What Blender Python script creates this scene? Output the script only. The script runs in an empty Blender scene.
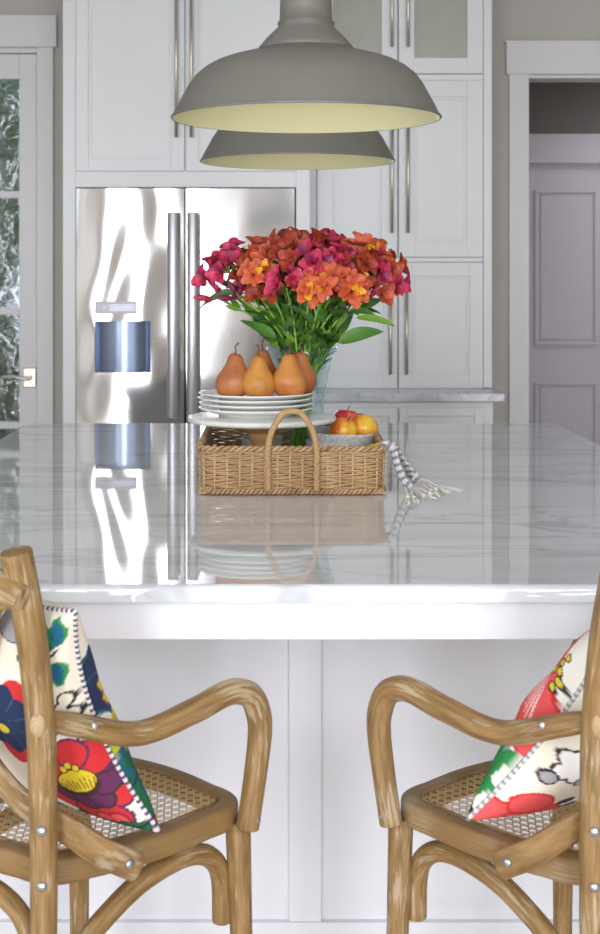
import bpy, math, random
import numpy as np
from mathutils import Vector, Matrix
random.seed(7)
PI = math.pi
R = math.radians
COL = bpy.context.scene.collection
F = 1400.0; VX = 281.0; VY = 280.0; CZ = 1.40
def X(px, D): return (px-VX)*D/F
def Z(py, D): return CZ+(VY-py)*D/F

# ------------------------------------------------------------------ materials
def newmat(name):
    m = bpy.data.materials.new(name); m.use_nodes = True
    nt = m.node_tree; b = nt.nodes['Principled BSDF']
    return m, nt, b
def lin(c):
    return tuple(((x/255)/12.92 if x/255 <= .04045 else ((x/255+.055)/1.055)**2.4) for x in c)+(1,)
def N(nt, t, **kw):
    n = nt.nodes.new(t)
    for k, v in kw.items(): setattr(n, k, v)
    return n
def simple(name, rgb, rough=.5, metal=0, var=.06, scale=12, bump=0, coat=0, spec=.5, stretch=(1,1,1), coord='Object'):
    m, nt, b = newmat(name)
    L = nt.links.new
    tc = N(nt, 'ShaderNodeTexCoord'); mp = N(nt, 'ShaderNodeMapping'); mp.inputs['Scale'].default_value = stretch
    L(tc.outputs[coord], mp.inputs[0])
    nz = N(nt, 'ShaderNodeTexNoise'); nz.inputs['Scale'].default_value = scale; nz.inputs['Detail'].default_value = 4
    L(mp.outputs[0], nz.inputs[0])
    mx = N(nt, 'ShaderNodeMix', data_type='RGBA')
    c = lin(rgb)
    mx.inputs[6].default_value = tuple(x*(1-var) for x in c[:3])+(1,)
    mx.inputs[7].default_value = tuple(min(1, x*(1+var)) for x in c[:3])+(1,)
    L(nz.outputs[0], mx.inputs[0]); L(mx.outputs[2], b.inputs['Base Color'])
    b.inputs['Roughness'].default_value = rough; b.inputs['Metallic'].default_value = metal
    b.inputs['Coat Weight'].default_value = coat; b.inputs['Specular IOR Level'].default_value = spec
    if bump:
        bp = N(nt, 'ShaderNodeBump'); bp.inputs['Strength'].default_value = bump; bp.inputs['Distance'].default_value = .002
        L(nz.outputs[0], bp.inputs['Height']); L(bp.outputs[0], b.inputs['Normal'])
    return m
def ramp(nt, pts):
    r = N(nt, 'ShaderNodeValToRGB'); e = r.color_ramp.elements
    while len(e) < len(pts): e.new(.5)
    for i, (p, c) in enumerate(pts): e[i].position = p; e[i].color = lin(c)
    return r
M = {}
M['cab'] = simple('cabinet_paint', (226,228,228), .38, var=.015, scale=3)
M['panel'] = simple('island_paint', (232,232,237), .45, var=.02, scale=5)
M['trimpaint'] = simple('trim_paint', (222,222,222), .4, var=.015, scale=3)
M['wall'] = simple('wall_paint', (192,188,181), .8, var=.02, scale=6)
M['ceil'] = simple('ceiling_paint', (212,212,210), .9, var=.01)
M['halldoor'] = simple('hall_door_paint', (204,201,208), .45, var=.02, scale=3)
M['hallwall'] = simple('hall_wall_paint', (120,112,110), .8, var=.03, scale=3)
M['nickel'] = simple('brushed_nickel', (212,204,192), .4, 1, var=.04, scale=40, stretch=(1,1,.05))
M['bolt'] = simple('bolt_steel', (190,192,198), .25, 1, var=.05, scale=60)
M['shade'] = simple('galvanised_grey', (116,113,106), .5, .1, var=.08, scale=7, bump=.15)
M['shade_in'] = simple('cream_enamel', (226,223,180), .35, 0, var=.02)
M['shade_rim'] = simple('rim_grey', (122,121,122), .35, .3, var=.06)
M['porcelain'] = simple('white_porcelain', (238,238,234), .18, 0, var=.01, coat=.3)
M['standwhite'] = simple('marble_white_disc', (232,232,226), .25, 0, var=.05, scale=14)
M['pedwood'] = simple('pedestal_wood', (196,152,104), .55, 0, var=.2, scale=20, stretch=(1,1,6))
M['rope'] = simple('seagrass_rope', (186,152,108), .8, 0, var=.25, scale=90, bump=.5)
M['dish'] = simple('pale_green_glaze', (196,206,186), .3, 0, var=.08, scale=20)
M['dark'] = simple('dark_gasket', (52,52,58), .6)
M['seatdark'] = simple('cane_rush', (214,184,128), .55, 0, var=.22, scale=60)
M['tassel'] = simple('cotton_tassel', (238,234,224), .9, 0, var=.05, scale=80)
M['towelyellow'] = simple('mustard_cotton', (222,180,60), .9, var=.1, scale=80)
M['stemgreen'] = simple('flower_stem', (150,198,84), .5, var=.25, scale=25)
M['leaf'] = simple('leaf_green', (80,128,50), .45, var=.35, scale=18)
M['leaf2'] = simple('leaf_deep_green', (92,126,74), .5, var=.3, scale=18)
M['leaf3'] = simple('leaf_fresh_green', (112,160,48), .42, var=.25, scale=18)
M['pearstem'] = simple('pear_stem', (110,72,48), .7, var=.2, scale=60)
M['display'] = simple('display_grey', (120,122,132), .2, .3, var=.2, scale=60)
M['floor'] = None

def petal_mat(name, a, b_, spot=False):
    m, nt, b = newmat(name); L = nt.links.new
    tc = N(nt, 'ShaderNodeTexCoord'); nz = N(nt, 'ShaderNodeTexNoise'); nz.inputs['Scale'].default_value = 55; nz.inputs['Detail'].default_value = 3
    L(tc.outputs['Object'], nz.inputs[0])
    r = ramp(nt, [(.3, a), (.7, b_)]); L(nz.outputs[0], r.inputs[0])
    L(r.outputs[0], b.inputs['Base Color']); b.inputs['Roughness'].default_value = .5
    b.inputs['Subsurface Weight'].default_value = .12; b.inputs['Subsurface Radius'].default_value = (.01,.004,.003); b.inputs['Subsurface Scale'].default_value = .3
    return m
M['magenta'] = petal_mat('petal_magenta', (168,28,66), (222,66,104))
M['darkmagenta'] = petal_mat('petal_dark_magenta', (104,26,66), (164,50,96))
M['orange'] = petal_mat('petal_orange', (188,70,42), (222,112,66))
M['rust'] = petal_mat('petal_rust', (146,52,40), (196,88,56))
M['yellow'] = petal_mat('petal_yellow', (226,130,40), (244,196,50))

def marble(name, base, mid, dark, streak=(1.0, 5.0, 1.0), rough=.06, rot=.12):
    m, nt, b = newmat(name); L = nt.links.new
    tc = N(nt, 'ShaderNodeTexCoord'); mp = N(nt, 'ShaderNodeMapping'); mp.inputs['Scale'].default_value = streak
    mp.inputs['Rotation'].default_value = (0,0,rot)
    L(tc.outputs['Object'], mp.inputs[0])
    n1 = N(nt, 'ShaderNodeTexNoise'); n1.inputs['Scale'].default_value = 1.6; n1.inputs['Detail'].default_value = 8; n1.inputs['Roughness'].default_value = .62; n1.inputs['Distortion'].default_value = .9
    L(mp.outputs[0], n1.inputs[0])
    r1 = ramp(nt, [(.30, mid), (.52, base), (.75, base)]); L(n1.outputs[0], r1.inputs[0])
    n2 = N(nt, 'ShaderNodeTexNoise'); n2.inputs['Scale'].default_value = 1.7; n2.inputs['Detail'].default_value = 4; n2.inputs['Distortion'].default_value = 1.0
    L(mp.outputs[0], n2.inputs[0])
    s = N(nt, 'ShaderNodeMath', operation='SUBTRACT'); s.inputs[1].default_value = .5; L(n2.outputs[0], s.inputs[0])
    a = N(nt, 'ShaderNodeMath', operation='ABSOLUTE'); L(s.outputs[0], a.inputs[0])
    r2 = N(nt, 'ShaderNodeMapRange'); r2.inputs['From Min'].default_value = 0; r2.inputs['From Max'].default_value = .022; r2.inputs['To Min'].default_value = .38; r2.inputs['To Max'].default_value = 0
    L(a.outputs[0], r2.inputs[0])
    mx = N(nt, 'ShaderNodeMix', data_type='RGBA'); L(r2.outputs[0], mx.inputs[0]); L(r1.outputs[0], mx.inputs[6]); mx.inputs[7].default_value = lin(dark)
    L(mx.outputs[2], b.inputs['Base Color']); b.inputs['Roughness'].default_value = rough; b.inputs['IOR'].default_value = 1.62
    return m
M['marble'] = marble('carrara_marble', (224,227,232), (200,205,208), (140,147,150), streak=(.6,3.0,1.0), rot=-.16, rough=.02)
M['marble_edge'] = marble('carrara_marble_back', (205,206,210), (170,174,180), (120,124,132), streak=(3,3,3), rough=.2, rot=.6)

def wood_mat(name, cols, pale):
    m, nt, b = newmat(name); L = nt.links.new
    uv = N(nt, 'ShaderNodeUVMap'); uv.uv_map = 'UVMap'
    mp = N(nt, 'ShaderNodeMapping'); mp.inputs['Scale'].default_value = (60, 7, 1); L(uv.outputs[0], mp.inputs[0])
    n1 = N(nt, 'ShaderNodeTexNoise'); n1.inputs['Scale'].default_value = 1.6; n1.inputs['Detail'].default_value = 6; n1.inputs['Roughness'].default_value = .6; L(mp.outputs[0], n1.inputs[0])
    r1 = ramp(nt, [(.28, cols[0]), (.5, cols[1]), (.72, cols[2])]); L(n1.outputs[0], r1.inputs[0])
    tc = N(nt, 'ShaderNodeTexCoord')
    n2 = N(nt, 'ShaderNodeTexNoise'); n2.inputs['Scale'].default_value = 9; n2.inputs['Detail'].default_value = 5; L(tc.outputs['Object'], n2.inputs[0])
    mp2 = N(nt, 'ShaderNodeMapping'); mp2.inputs['Scale'].default_value = (150, 14, 1); L(uv.outputs[0], mp2.inputs[0])
    n3 = N(nt, 'ShaderNodeTexNoise'); n3.inputs['Scale'].default_value = 1.0; n3.inputs['Detail'].default_value = 4; L(mp2.outputs[0], n3.inputs[0])
    add = N(nt, 'ShaderNodeMath', operation='MULTIPLY'); L(n2.outputs[0], add.inputs[0]); L(n3.outputs[0], add.inputs[1])
    mr = N(nt, 'ShaderNodeMapRange'); mr.inputs['From Min'].default_value = .285; mr.inputs['From Max'].default_value = .36; mr.inputs['To Max'].default_value = .55; L(add.outputs[0], mr.inputs[0])
    mx = N(nt, 'ShaderNodeMix', data_type='RGBA'); L(mr.outputs[0], mx.inputs[0]); L(r1.outputs[0], mx.inputs[6]); mx.inputs[7].default_value = lin(pale)
    L(mx.outputs[2], b.inputs['Base Color']); b.inputs['Roughness'].default_value = .5
    bp = N(nt, 'ShaderNodeBump'); bp.inputs['Strength'].default_value = .35; bp.inputs['Distance'].default_value = .001
    L(n1.outputs[0], bp.inputs['Height']); L(bp.outputs[0], b.inputs['Normal'])
    return m
M['wood'] = wood_mat('weathered_oak', [(104,78,44), (142,110,66), (166,134,88)], (194,180,154))
M['woodlight'] = wood_mat('pale_end_grain', [(160,130,94), (176,146,108), (190,162,124)], (206,188,158))

def wicker_mat(name, a, b_, c):
    m, nt, b = newmat(name); L = nt.links.new
    uv = N(nt, 'ShaderNodeUVMap'); uv.uv_map = 'UVMap'
    mp = N(nt, 'ShaderNodeMapping'); mp.inputs['Scale'].default_value = (80, 9, 1); L(uv.outputs[0], mp.inputs[0])
    n1 = N(nt, 'ShaderNodeTexNoise'); n1.inputs['Scale'].default_value = 1.5; n1.inputs['Detail'].default_value = 5; L(mp.outputs[0], n1.inputs[0])
    r1 = ramp(nt, [(.3, a), (.5, b_), (.7, c)]); L(n1.outputs[0], r1.inputs[0])
    L(r1.outputs[0], b.inputs['Base Color']); b.inputs['Roughness'].default_value = .6
    return m
M['wicker'] = wicker_mat('honey_wicker', (142,108,72), (184,148,106), (212,182,140))
M['stake'] = wicker_mat('pale_wicker', (190,158,110), (214,184,138), (226,202,160))
M['wickerdark'] = wicker_mat('grey_wicker', (104,88,72), (150,130,106), (196,182,160))

def steel(name, rough=.18, wav=.6, col=(206,204,204)):
    m, nt, b = newmat(name); L = nt.links.new
    tc = N(nt, 'ShaderNodeTexCoord')
    mp = N(nt, 'ShaderNodeMapping'); mp.inputs['Scale'].default_value = (3.4, 1, 1.5); L(tc.outputs['Object'], mp.inputs[0])
    n = N(nt, 'ShaderNodeTexNoise'); n.inputs['Scale'].default_value = 1.25; n.inputs['Detail'].default_value = 0; n.inputs['Distortion'].default_value = .6; L(mp.outputs[0], n.inputs[0])
    bp = N(nt, 'ShaderNodeBump'); bp.inputs['Strength'].default_value = wav; bp.inputs['Distance'].default_value = .045
    L(n.outputs[0], bp.inputs['Height']); L(bp.outputs[0], b.inputs['Normal'])
    b.inputs['Base Color'].default_value = lin(col); b.inputs['Metallic'].default_value = 1; b.inputs['Roughness'].default_value = rough
    return m
M['steel'] = steel('stainless_left', .10, .42)
M['steelcalm'] = steel('stainless_right', .13, .05)
M['steelflat'] = simple('stainless_handle', (222,222,228), .38, 1, var=.02)
M['cpanel'] = simple('control_panel_grey', (214,212,216), .35)
M['niche'] = simple('niche_steel', (150,164,190), .25, .9, var=.05)

def glass(name, tint, rough=0.0, bump=0, scale=20, ior=1.45):
    m, nt, b = newmat(name); L = nt.links.new
    b.inputs['Base Color'].default_value = tint+(1,); b.inputs['Transmission Weight'].default_value = 1; b.inputs['Roughness'].default_value = rough; b.inputs['IOR'].default_value = ior
    if bump:
        tc = N(nt, 'ShaderNodeTexCoord'); n = N(nt, 'ShaderNodeTexNoise'); n.inputs['Scale'].default_value = scale; n.inputs['Detail'].default_value = 2; n.inputs['Distortion'].default_value = 1.5
        L(tc.outputs['Object'], n.inputs[0])
        bp = N(nt, 'ShaderNodeBump'); bp.inputs['Strength'].default_value = bump; bp.inputs['Distance'].default_value = .02
        L(n.outputs[0], bp.inputs['Height']); L(bp.outputs[0], b.inputs['Normal'])
    return m
def thin_glass(name, tint):
    m, nt, b = newmat(name); L = nt.links.new
    tr = N(nt, 'ShaderNodeBsdfTransparent'); tr.inputs[0].default_value = tint+(1,)
    gl = N(nt, 'ShaderNodeBsdfGlossy'); gl.inputs['Roughness'].default_value = .03; gl.inputs[0].default_value = (.9,.97,1,1)
    lw = N(nt, 'ShaderNodeLayerWeight'); lw.inputs[0].default_value = .5
    pw = N(nt, 'ShaderNodeMath', operation='POWER'); pw.inputs[1].default_value = 3.5; L(lw.outputs['Facing'], pw.inputs[0])
    fr_ = N(nt, 'ShaderNodeMapRange'); fr_.inputs['To Min'].default_value = .04; fr_.inputs['To Max'].default_value = .85; L(pw.outputs[0], fr_.inputs[0])
    mx = N(nt, 'ShaderNodeMixShader'); L(fr_.outputs[0], mx.inputs[0]); L(tr.outputs[0], mx.inputs[1]); L(gl.outputs[0], mx.inputs[2])
    L(mx.outputs[0], nt.nodes['Material Output'].inputs[0]); return m
M['vase'] = thin_glass('blue_green_glass', (.92,.965,.97))
M['pane'] = glass('rippled_glass', (.86,.9,.94), .08, .3, 11)
M['seeded'] = simple('frosted_cabinet_glass', (172,172,160), .22, 0, var=.12, scale=9, bump=.3)

def floor_mat():
    m, nt, b = newmat('oak_floor'); L = nt.links.new
    tc = N(nt, 'ShaderNodeTexCoord'); mp = N(nt, 'ShaderNodeMapping'); mp.inputs['Scale'].default_value = (1,1,1); L(tc.outputs['Object'], mp.inputs[0])
    br = N(nt, 'ShaderNodeTexBrick'); br.inputs['Scale'].default_value = 1; br.inputs['Brick Width'].default_value = 1.4; br.inputs['Row Height'].default_value = .13; br.inputs['Mortar Size'].default_value = .004
    br.inputs['Color1'].default_value = lin((226,220,210)); br.inputs['Color2'].default_value = lin((216,208,196)); br.inputs['Mortar'].default_value = lin((140,126,110))
    L(mp.outputs[0], br.inputs[0]); L(br.outputs[0], b.inputs['Base Color']); b.inputs['Roughness'].default_value = .35
    return m
M['floor'] = floor_mat()

def pear_mat(nm='russet_pear_skin', c1=(156,88,56), c2=(184,112,66), c3=(200,138,82)):
    m, nt, b = newmat(nm); L = nt.links.new
    tc = N(nt, 'ShaderNodeTexCoord')
    n = N(nt, 'ShaderNodeTexNoise'); n.inputs['Scale'].default_value = 14; n.inputs['Detail'].default_value = 5; L(tc.outputs['Object'], n.inputs[0])
    r = ramp(nt, [(.3, c1), (.5, c2), (.72, c3)]); L(n.outputs[0], r.inputs[0])
    v = N(nt, 'ShaderNodeTexVoronoi'); v.inputs['Scale'].default_value = 260; L(tc.outputs['Object'], v.inputs[0])
    mr = N(nt, 'ShaderNodeMapRange'); mr.inputs['From Min'].default_value = .12; mr.inputs['From Max'].default_value = .3; mr.inputs['To Min'].default_value = .3; mr.inputs['To Max'].default_value = 0; L(v.outputs['Distance'], mr.inputs[0])
    mx = N(nt, 'ShaderNodeMix', data_type='RGBA'); L(mr.outputs[0], mx.inputs[0]); L(r.outputs[0], mx.inputs[6]); mx.inputs[7].default_value = lin((150,92,52))
    oi = N(nt, 'ShaderNodeObjectInfo')
    hs = N(nt, 'ShaderNodeHueSaturation'); L(mx.outputs[2], hs.inputs['Color'])
    ma = N(nt, 'ShaderNodeMapRange'); ma.inputs['To Min'].default_value = .495; ma.inputs['To Max'].default_value = .506; L(oi.outputs['Random'], ma.inputs[0]); L(ma.outputs[0], hs.inputs['Hue'])
    L(hs.outputs[0], b.inputs['Base Color']); b.inputs['Roughness'].default_value = .42
    return m
M['pear'] = pear_mat(); M['goldpear'] = pear_mat('golden_pear_skin', (176,108,54), (202,134,64), (214,158,84))
def apple_mat(name, a, b_, c):
    m, nt, b = newmat(name); L = nt.links.new
    tc = N(nt, 'ShaderNodeTexCoord'); mp = N(nt, 'ShaderNodeMapping'); mp.inputs['Scale'].default_value = (1,1,.35); L(tc.outputs['Object'], mp.inputs[0])
    n = N(nt, 'ShaderNodeTexNoise'); n.inputs['Scale'].default_value = 22; n.inputs['Detail'].default_value = 5; L(mp.outputs[0], n.inputs[0])
    r = ramp(nt, [(.36, a), (.52, b_), (.66, c)]); L(n.outputs[0], r.inputs[0])
    L(r.outputs[0], b.inputs['Base Color']); b.inputs['Roughness'].default_value = .25
    return m
M['redapple'] = apple_mat('red_apple_skin', (176,30,44), (206,58,58), (226,120,84))
M['yellowapple'] = apple_mat('yellow_apple_skin', (232,96,52), (240,184,52), (246,206,70))
def speckle():
    m, nt, b = newmat('speckled_grey_stoneware'); L = nt.links.new
    tc = N(nt, 'ShaderNodeTexCoord'); n = N(nt, 'ShaderNodeTexNoise'); n.inputs['Scale'].default_value = 160; n.inputs['Detail'].default_value = 3; L(tc.outputs['Object'], n.inputs[0])
    r = ramp(nt, [(.4, (196,201,203)), (.5, (218,222,222)), (.7, (232,234,234))]); L(n.outputs[0], r.inputs[0])
    L(r.outputs[0], b.inputs['Base Color']); b.inputs['Roughness'].default_value = .35
    return m
M['stoneware'] = speckle()
def stripes(name, a, b_, freq, thr=.5, rough=.9):
    m, nt, b = newmat(name); L = nt.links.new
    uv = N(nt, 'ShaderNodeUVMap'); uv.uv_map = 'UVMap'
    sp = N(nt, 'ShaderNodeSeparateXYZ'); L(uv.outputs[0], sp.inputs[0])
    m1 = N(nt, 'ShaderNodeMath', operation='MULTIPLY'); m1.inputs[1].default_value = freq; L(sp.outputs[1], m1.inputs[0])
    fr = N(nt, 'ShaderNodeMath', operation='FRACT'); L(m1.outputs[0], fr.inputs[0])
    gt = N(nt, 'ShaderNodeMath', operation='GREATER_THAN'); gt.inputs[1].default_value = thr; L(fr.outputs[0], gt.inputs[0])
    mx = N(nt, 'ShaderNodeMix', data_type='RGBA'); L(gt.outputs[0], mx.inputs[0]); mx.inputs[6].default_value = lin(a); mx.inputs[7].default_value = lin(b_)
    L(mx.outputs[2], b.inputs['Base Color']); b.inputs['Roughness'].default_value = rough
    return m
M['towel'] = stripes('striped_cotton', (150,152,168), (228,226,222), 62, .42)
M['piping'] = stripes('striped_piping', (96,84,122), (222,214,208), 95, .45)
M['piping2'] = stripes('grey_striped_piping', (158,158,166), (222,218,212), 95, .45)
def print_mat():
    m, nt, b = newmat('floral_linen'); L = nt.links.new
    a = N(nt, 'ShaderNodeAttribute'); a.attribute_name = 'print'
    L(a.outputs['Color'], b.inputs['Base Color']); b.inputs['Roughness'].default_value = .85
    tc = N(nt, 'ShaderNodeTexCoord'); n = N(nt, 'ShaderNodeTexNoise'); n.inputs['Scale'].default_value = 500; L(tc.outputs['Object'], n.inputs[0])
    bp = N(nt, 'ShaderNodeBump'); bp.inputs['Strength'].default_value = .3; bp.inputs['Distance'].default_value = .0006
    L(n.outputs[0], bp.inputs['Height']); L(bp.outputs[0], b.inputs['Normal'])
    return m
M['print'] = print_mat()
def emis(name, col, s):
    m, nt, b = newmat(name)
    b.inputs['Emission Color'].default_value = lin(col); b.inputs['Emission Strength'].default_value = s; b.inputs['Base Color'].default_value = lin(col)
    return m
M['bulb'] = emis('warm_bulb', (255,236,190), .8)

# ------------------------------------------------------------------ mesh helpers
class MB:
    def __init__(s): s.v = []; s.f = []; s.uv = []; s.m = []; s.sm = []
    def face(s, idx, uv=None, mi=0, smooth=True):
        s.f.append(idx); s.uv.append(uv or [(0,0)]*len(idx)); s.m.append(mi); s.sm.append(smooth)
    def box(s, x0, x1, y0, y1, z0, z1, mi=0):
        b = len(s.v)
        s.v += [(x,y,z) for z in (z0,z1) for y in (y0,y1) for x in (x0,x1)]
        for q in [(0,2,3,1),(4,5,7,6),(0,1,5,4),(2,6,7,3),(0,4,6,2),(1,3,7,5)]:
            pts = [s.v[b+i] for i in q]
            u = [(p[0]+p[1], p[2]+p[1]*.3) for p in pts]
            s.face([b+i for i in q], u, mi, False)
        return s
    def grid(s, P, mi=0, closed_u=False, closed_v=False, uvs=None, smooth=True):
        # P: rows x cols of points
        b = len(s.v); nr = len(P); nc = len(P[0])
        for r in P: s.v += [tuple(p) for p in r]
        for i in range(nr if closed_v else nr-1):
            for j in range(nc if closed_u else nc-1):
                i2 = (i+1) % nr; j2 = (j+1) % nc
                q = [b+i*nc+j, b+i*nc+j2, b+i2*nc+j2, b+i2*nc+j]
                if uvs: u = [uvs(i,j), uvs(i,j+1), uvs(i+1,j+1), uvs(i+1,j)]
                else: u = [(j/nc, i/nr), ((j+1)/nc, i/nr), ((j+1)/nc, (i+1)/nr), (j/nc, (i+1)/nr)]
                s.face(q, u, mi, smooth)
        return b
    def tube(s, path, rad, n=12, mi=0, closed=False, section=None, cap=True, up=None, capmi=None):
        path = [Vector(p) for p in path]; k = len(path)
        if not hasattr(rad, '__len__'): rad = [rad]*k
        T = []
        for i in range(k):
            a = path[(i-1) % k] if (closed or i > 0) else path[i]; c = path[(i+1) % k] if (closed or i < k-1) else path[i]
            T.append((c-a).normalized())
        nrm = Vector(up) if up else Vector((0,0,1))
        if abs(nrm.dot(T[0])) > .95: nrm = Vector((1,0,0))
        rows = []; L = [0]
        for i in range(k):
            if up and abs(Vector(up).dot(T[i])) < .95: nrm = Vector(up)
            nrm = (nrm - T[i]*nrm.dot(T[i])).normalized(); bn = T[i].cross(nrm)
            if section: row = [path[i]+bn*(x*rad[i])+nrm*(y*rad[i]) for x, y in section]
            else: row = [path[i]+(bn*math.cos(2*PI*j/n)+nrm*math.sin(2*PI*j/n))*rad[i] for j in range(n)]
            rows.append(row)
            if i: L.append(L[-1]+(path[i]-path[i-1]).length)
        L.append(L[-1]+(path[0]-path[-1]).length)
        m = len(rows[0]); r0 = max(rad)
        b = s.grid(rows, mi, True, closed, uvs=lambda i, j: (j/m*2*PI*r0, L[i]))
        if cap and not closed:
            cm = mi if capmi is None else capmi
            s.face(list(range(b+m-1, b-1, -1)), [(x*.02, y*.02) for x, y in [(math.cos(2*PI*j/m), math.sin(2*PI*j/m)) for j in range(m)]], cm, False)
            e = b+(k-1)*m
            s.face(list(range(e, e+m)), [(x*.02, y*.02) for x, y in [(math.cos(2*PI*j/m), math.sin(2*PI*j/m)) for j in range(m)]], cm, False)
        return s
    def lathe(s, prof, c=(0,0,0), n=48, mi=0, mis=None):
        rows = []
        for r, z in prof: rows.append([(c[0]+r*math.cos(2*PI*j/n), c[1]+r*math.sin(2*PI*j/n), c[2]+z) for j in range(n)])
        b = len(s.v); base = len(s.f)
        s.grid(rows, mi, True)
        if mis:
            for i in range(len(prof)-1):
                for j in range(n): s.m[base+i*n+j] = mis[i]
        return s
    def build(s, name, mats, parent=None, bevel=0, subsurf=0, flip=False, auto=None):
        me = bpy.data.meshes.new(name); me.from_pydata([tuple(v) for v in s.v], [], s.f)
        if not isinstance(mats, (list, tuple)): mats = [mats]
        for m in mats: me.materials.append(m)
        me.polygons.foreach_set('material_index', s.m); me.polygons.foreach_set('use_smooth', s.sm)
        ul = me.uv_layers.new(name='UVMap'); flat = [c for f in s.uv for p in f for c in p]; ul.data.foreach_set('uv', flat)
        me.update(); me.validate()
        o = bpy.data.objects.new(name, me); COL.objects.link(o)
        if parent: o.parent = parent
        if bevel:
            b = o.modifiers.new('bevel', 'BEVEL'); b.width = bevel; b.segments = 2; b.limit_method = 'ANGLE'; b.angle_limit = R(50)
        if subsurf:
            b = o.modifiers.new('sub', 'SUBSURF'); b.levels = subsurf; b.render_levels = subsurf
        return o
def empty(name, loc=(0,0,0), rz=0):
    o = bpy.data.objects.new(name, None); COL.objects.link(o); o.location = loc; o.rotation_euler = (0,0,rz); o.empty_display_size = .05
    return o
def tag(o, label, cat, group=None, kind=None):
    o['label'] = label; o['category'] = cat
    if group: o['group'] = group
    if kind: o['kind'] = kind
    return o
def struct(o): o['kind'] = 'structure'; return o
def copy_tree(o, parent=None):
    c = o.copy(); COL.objects.link(c)
    if parent: c.parent = parent
    for ch in [x for x in bpy.data.objects if x.parent == o]: copy_tree(ch, c)
    return c
def spline(pts, n=8, closed=False):
    pts = [Vector(p) for p in pts]; out = []; k = len(pts)
    rng = range(k) if closed else range(k-1)
    for i in rng:
        p0 = pts[(i-1) % k] if (closed or i > 0) else pts[i]*2-pts[i+1]
        p1 = pts[i]; p2 = pts[(i+1) % k]
        p3 = pts[(i+2) % k] if (closed or i+2 < k) else p2*2-p1
        for t in range(n):
            t /= n
            out.append(.5*((2*p1)+(p2-p0)*t+(2*p0-5*p1+4*p2-p3)*t*t+(3*p1-p0-3*p2+p3)*t**3))
    if not closed: out.append(pts[-1])
    return out
def lerp_list(v, n):
    out = []
    for i in range(len(v)-1):
        for t in range(n): out.append(v[i]+(v[i+1]-v[i])*t/n)
    return out+[v[-1]]
def dome(mb, c, axis, r, h, mi=0, n=12):
    axis = Vector(axis).normalized(); a = axis.orthogonal().normalized(); b = axis.cross(a); c = Vector(c)
    rows = []
    for k in range(6):
        t = k/5*PI/2; rr = r*math.cos(t)+1e-5; hh = h*math.sin(t)
        rows.append([c+axis*hh+(a*math.cos(2*PI*j/n)+b*math.sin(2*PI*j/n))*rr for j in range(n)])
    mb.grid([[c-axis*.004+(a*math.cos(2*PI*j/n)+b*math.sin(2*PI*j/n))*r for j in range(n)]]+rows, mi, True)

# ------------------------------------------------------------------ room shell
WY = 6.5
XL, XR, YB, ZC = -3.2, 3.4, -3.4, 2.95
def shell(name, boxes, mat, **kw):
    m = MB()
    for b in boxes: m.box(*b)
    return struct(m.build(name, mat, **kw))
shell('floor', [(XL-.2, XR+.2, YB-.2, 9.2, -.1, 0)], M['floor'])
ZH = 4.3
shell('ceiling', [(XL-.2, XR+.2, .6, WY+.14, ZC, ZC+.12), (X(38, WY)+.75, XR+.2, WY+.14, 9.2, ZC, ZC+.12), (XL-.2, XR+.2, YB-.2, .6, ZH, ZH+.12), (XL-.2, XR+.2, .5, .6, ZC, ZH)], M['ceil'])
# far wall with the glazed door opening (left) and the cased opening (right)
GDx0, GDx1, GDz = X(-62, WY), X(38, WY), 2.46
OPx0, OPx1, OPz = X(528, WY), X(528, WY)+1.35, Z(75, WY)
shell('wall_back', [(XL, GDx0, WY, WY+.14, 0, ZC), (GDx0, GDx1, WY, WY+.14, Z(47, WY), ZC), (GDx1, OPx0, WY, WY+.14, 0, ZC),
                    (OPx0, OPx1, WY, WY+.14, OPz, ZC), (OPx1, XR, WY, WY+.14, 0, ZC)], M['wall'])
# side walls (left one has a wide window, right one plain)
shell('wall_left', [(XL-.14, XL, YB, -1.6, 0, ZH), (XL-.14, XL, -1.6, 2.4, 0, .3), (XL-.14, XL, -1.6, 2.4, 2.5, ZC), (XL-.14, XL, -1.6, .6, ZC, ZH), (XL-.14, XL, 2.4, WY+.14, 0, ZC)], M['wall'])
shell('wall_right', [(XR, XR+.14, YB, .6, 0, ZH), (XR, XR+.14, .6, 9.2, 0, ZC)], M['wall'])
WT = 3.9
shell('wall_front', [(XL, -2.5, YB-.14, YB, 0, ZH), (-1.0, .75, YB-.14, YB, 0, ZH), (2.6, XR, YB-.14, YB, 0, ZH),
                     (-2.5, -1.0, YB-.14, YB, WT, ZH), (-2.5, -1.0, YB-.14, YB, 0, .05), (.75, 2.6, YB-.14, YB, WT, ZH), (.75, 2.6, YB-.14, YB, 0, .05)], M['wall'])
def window_frame(name, x0, x1, z0, z1, y, nx, nz, w=.05, axis='x', pos=0):
    m = MB()
    def bar(a0, a1, c0, c1):
        if axis == 'x': m.box(a0, a1, y-.03, y+.03, c0, c1)
        else: m.box(pos-.03, pos+.03, a0, a1, c0, c1)
    bar(x0, x1, z0, z0+w*1.6); bar(x0, x1, z1-w, z1)
    for i in range(nx+1):
        c = x0+(x1-x0)*i/nx; ww = w if i in (0, nx) else (w if i == nx//2 else w*.45)
        bar(max(x0, c-ww/2), min(x1, c+ww/2), z0, z1)
    for j in range(1, nz): c = z0+(z1-z0)*j/nz; bar(x0, x1, c-w*.2, c+w*.2)
    return struct(m.build(name, M['trimpaint']))
window_frame('window_1', -2.5, -1.0, .05, WT, YB-.07, 4, 6)
window_frame('window_2', .75, 2.6, .05, WT, YB-.07, 4, 6)
window_frame('window_3', -1.6, 2.4, .3, 2.5, 0, 4, 2, axis='y', pos=XL-.07)
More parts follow.
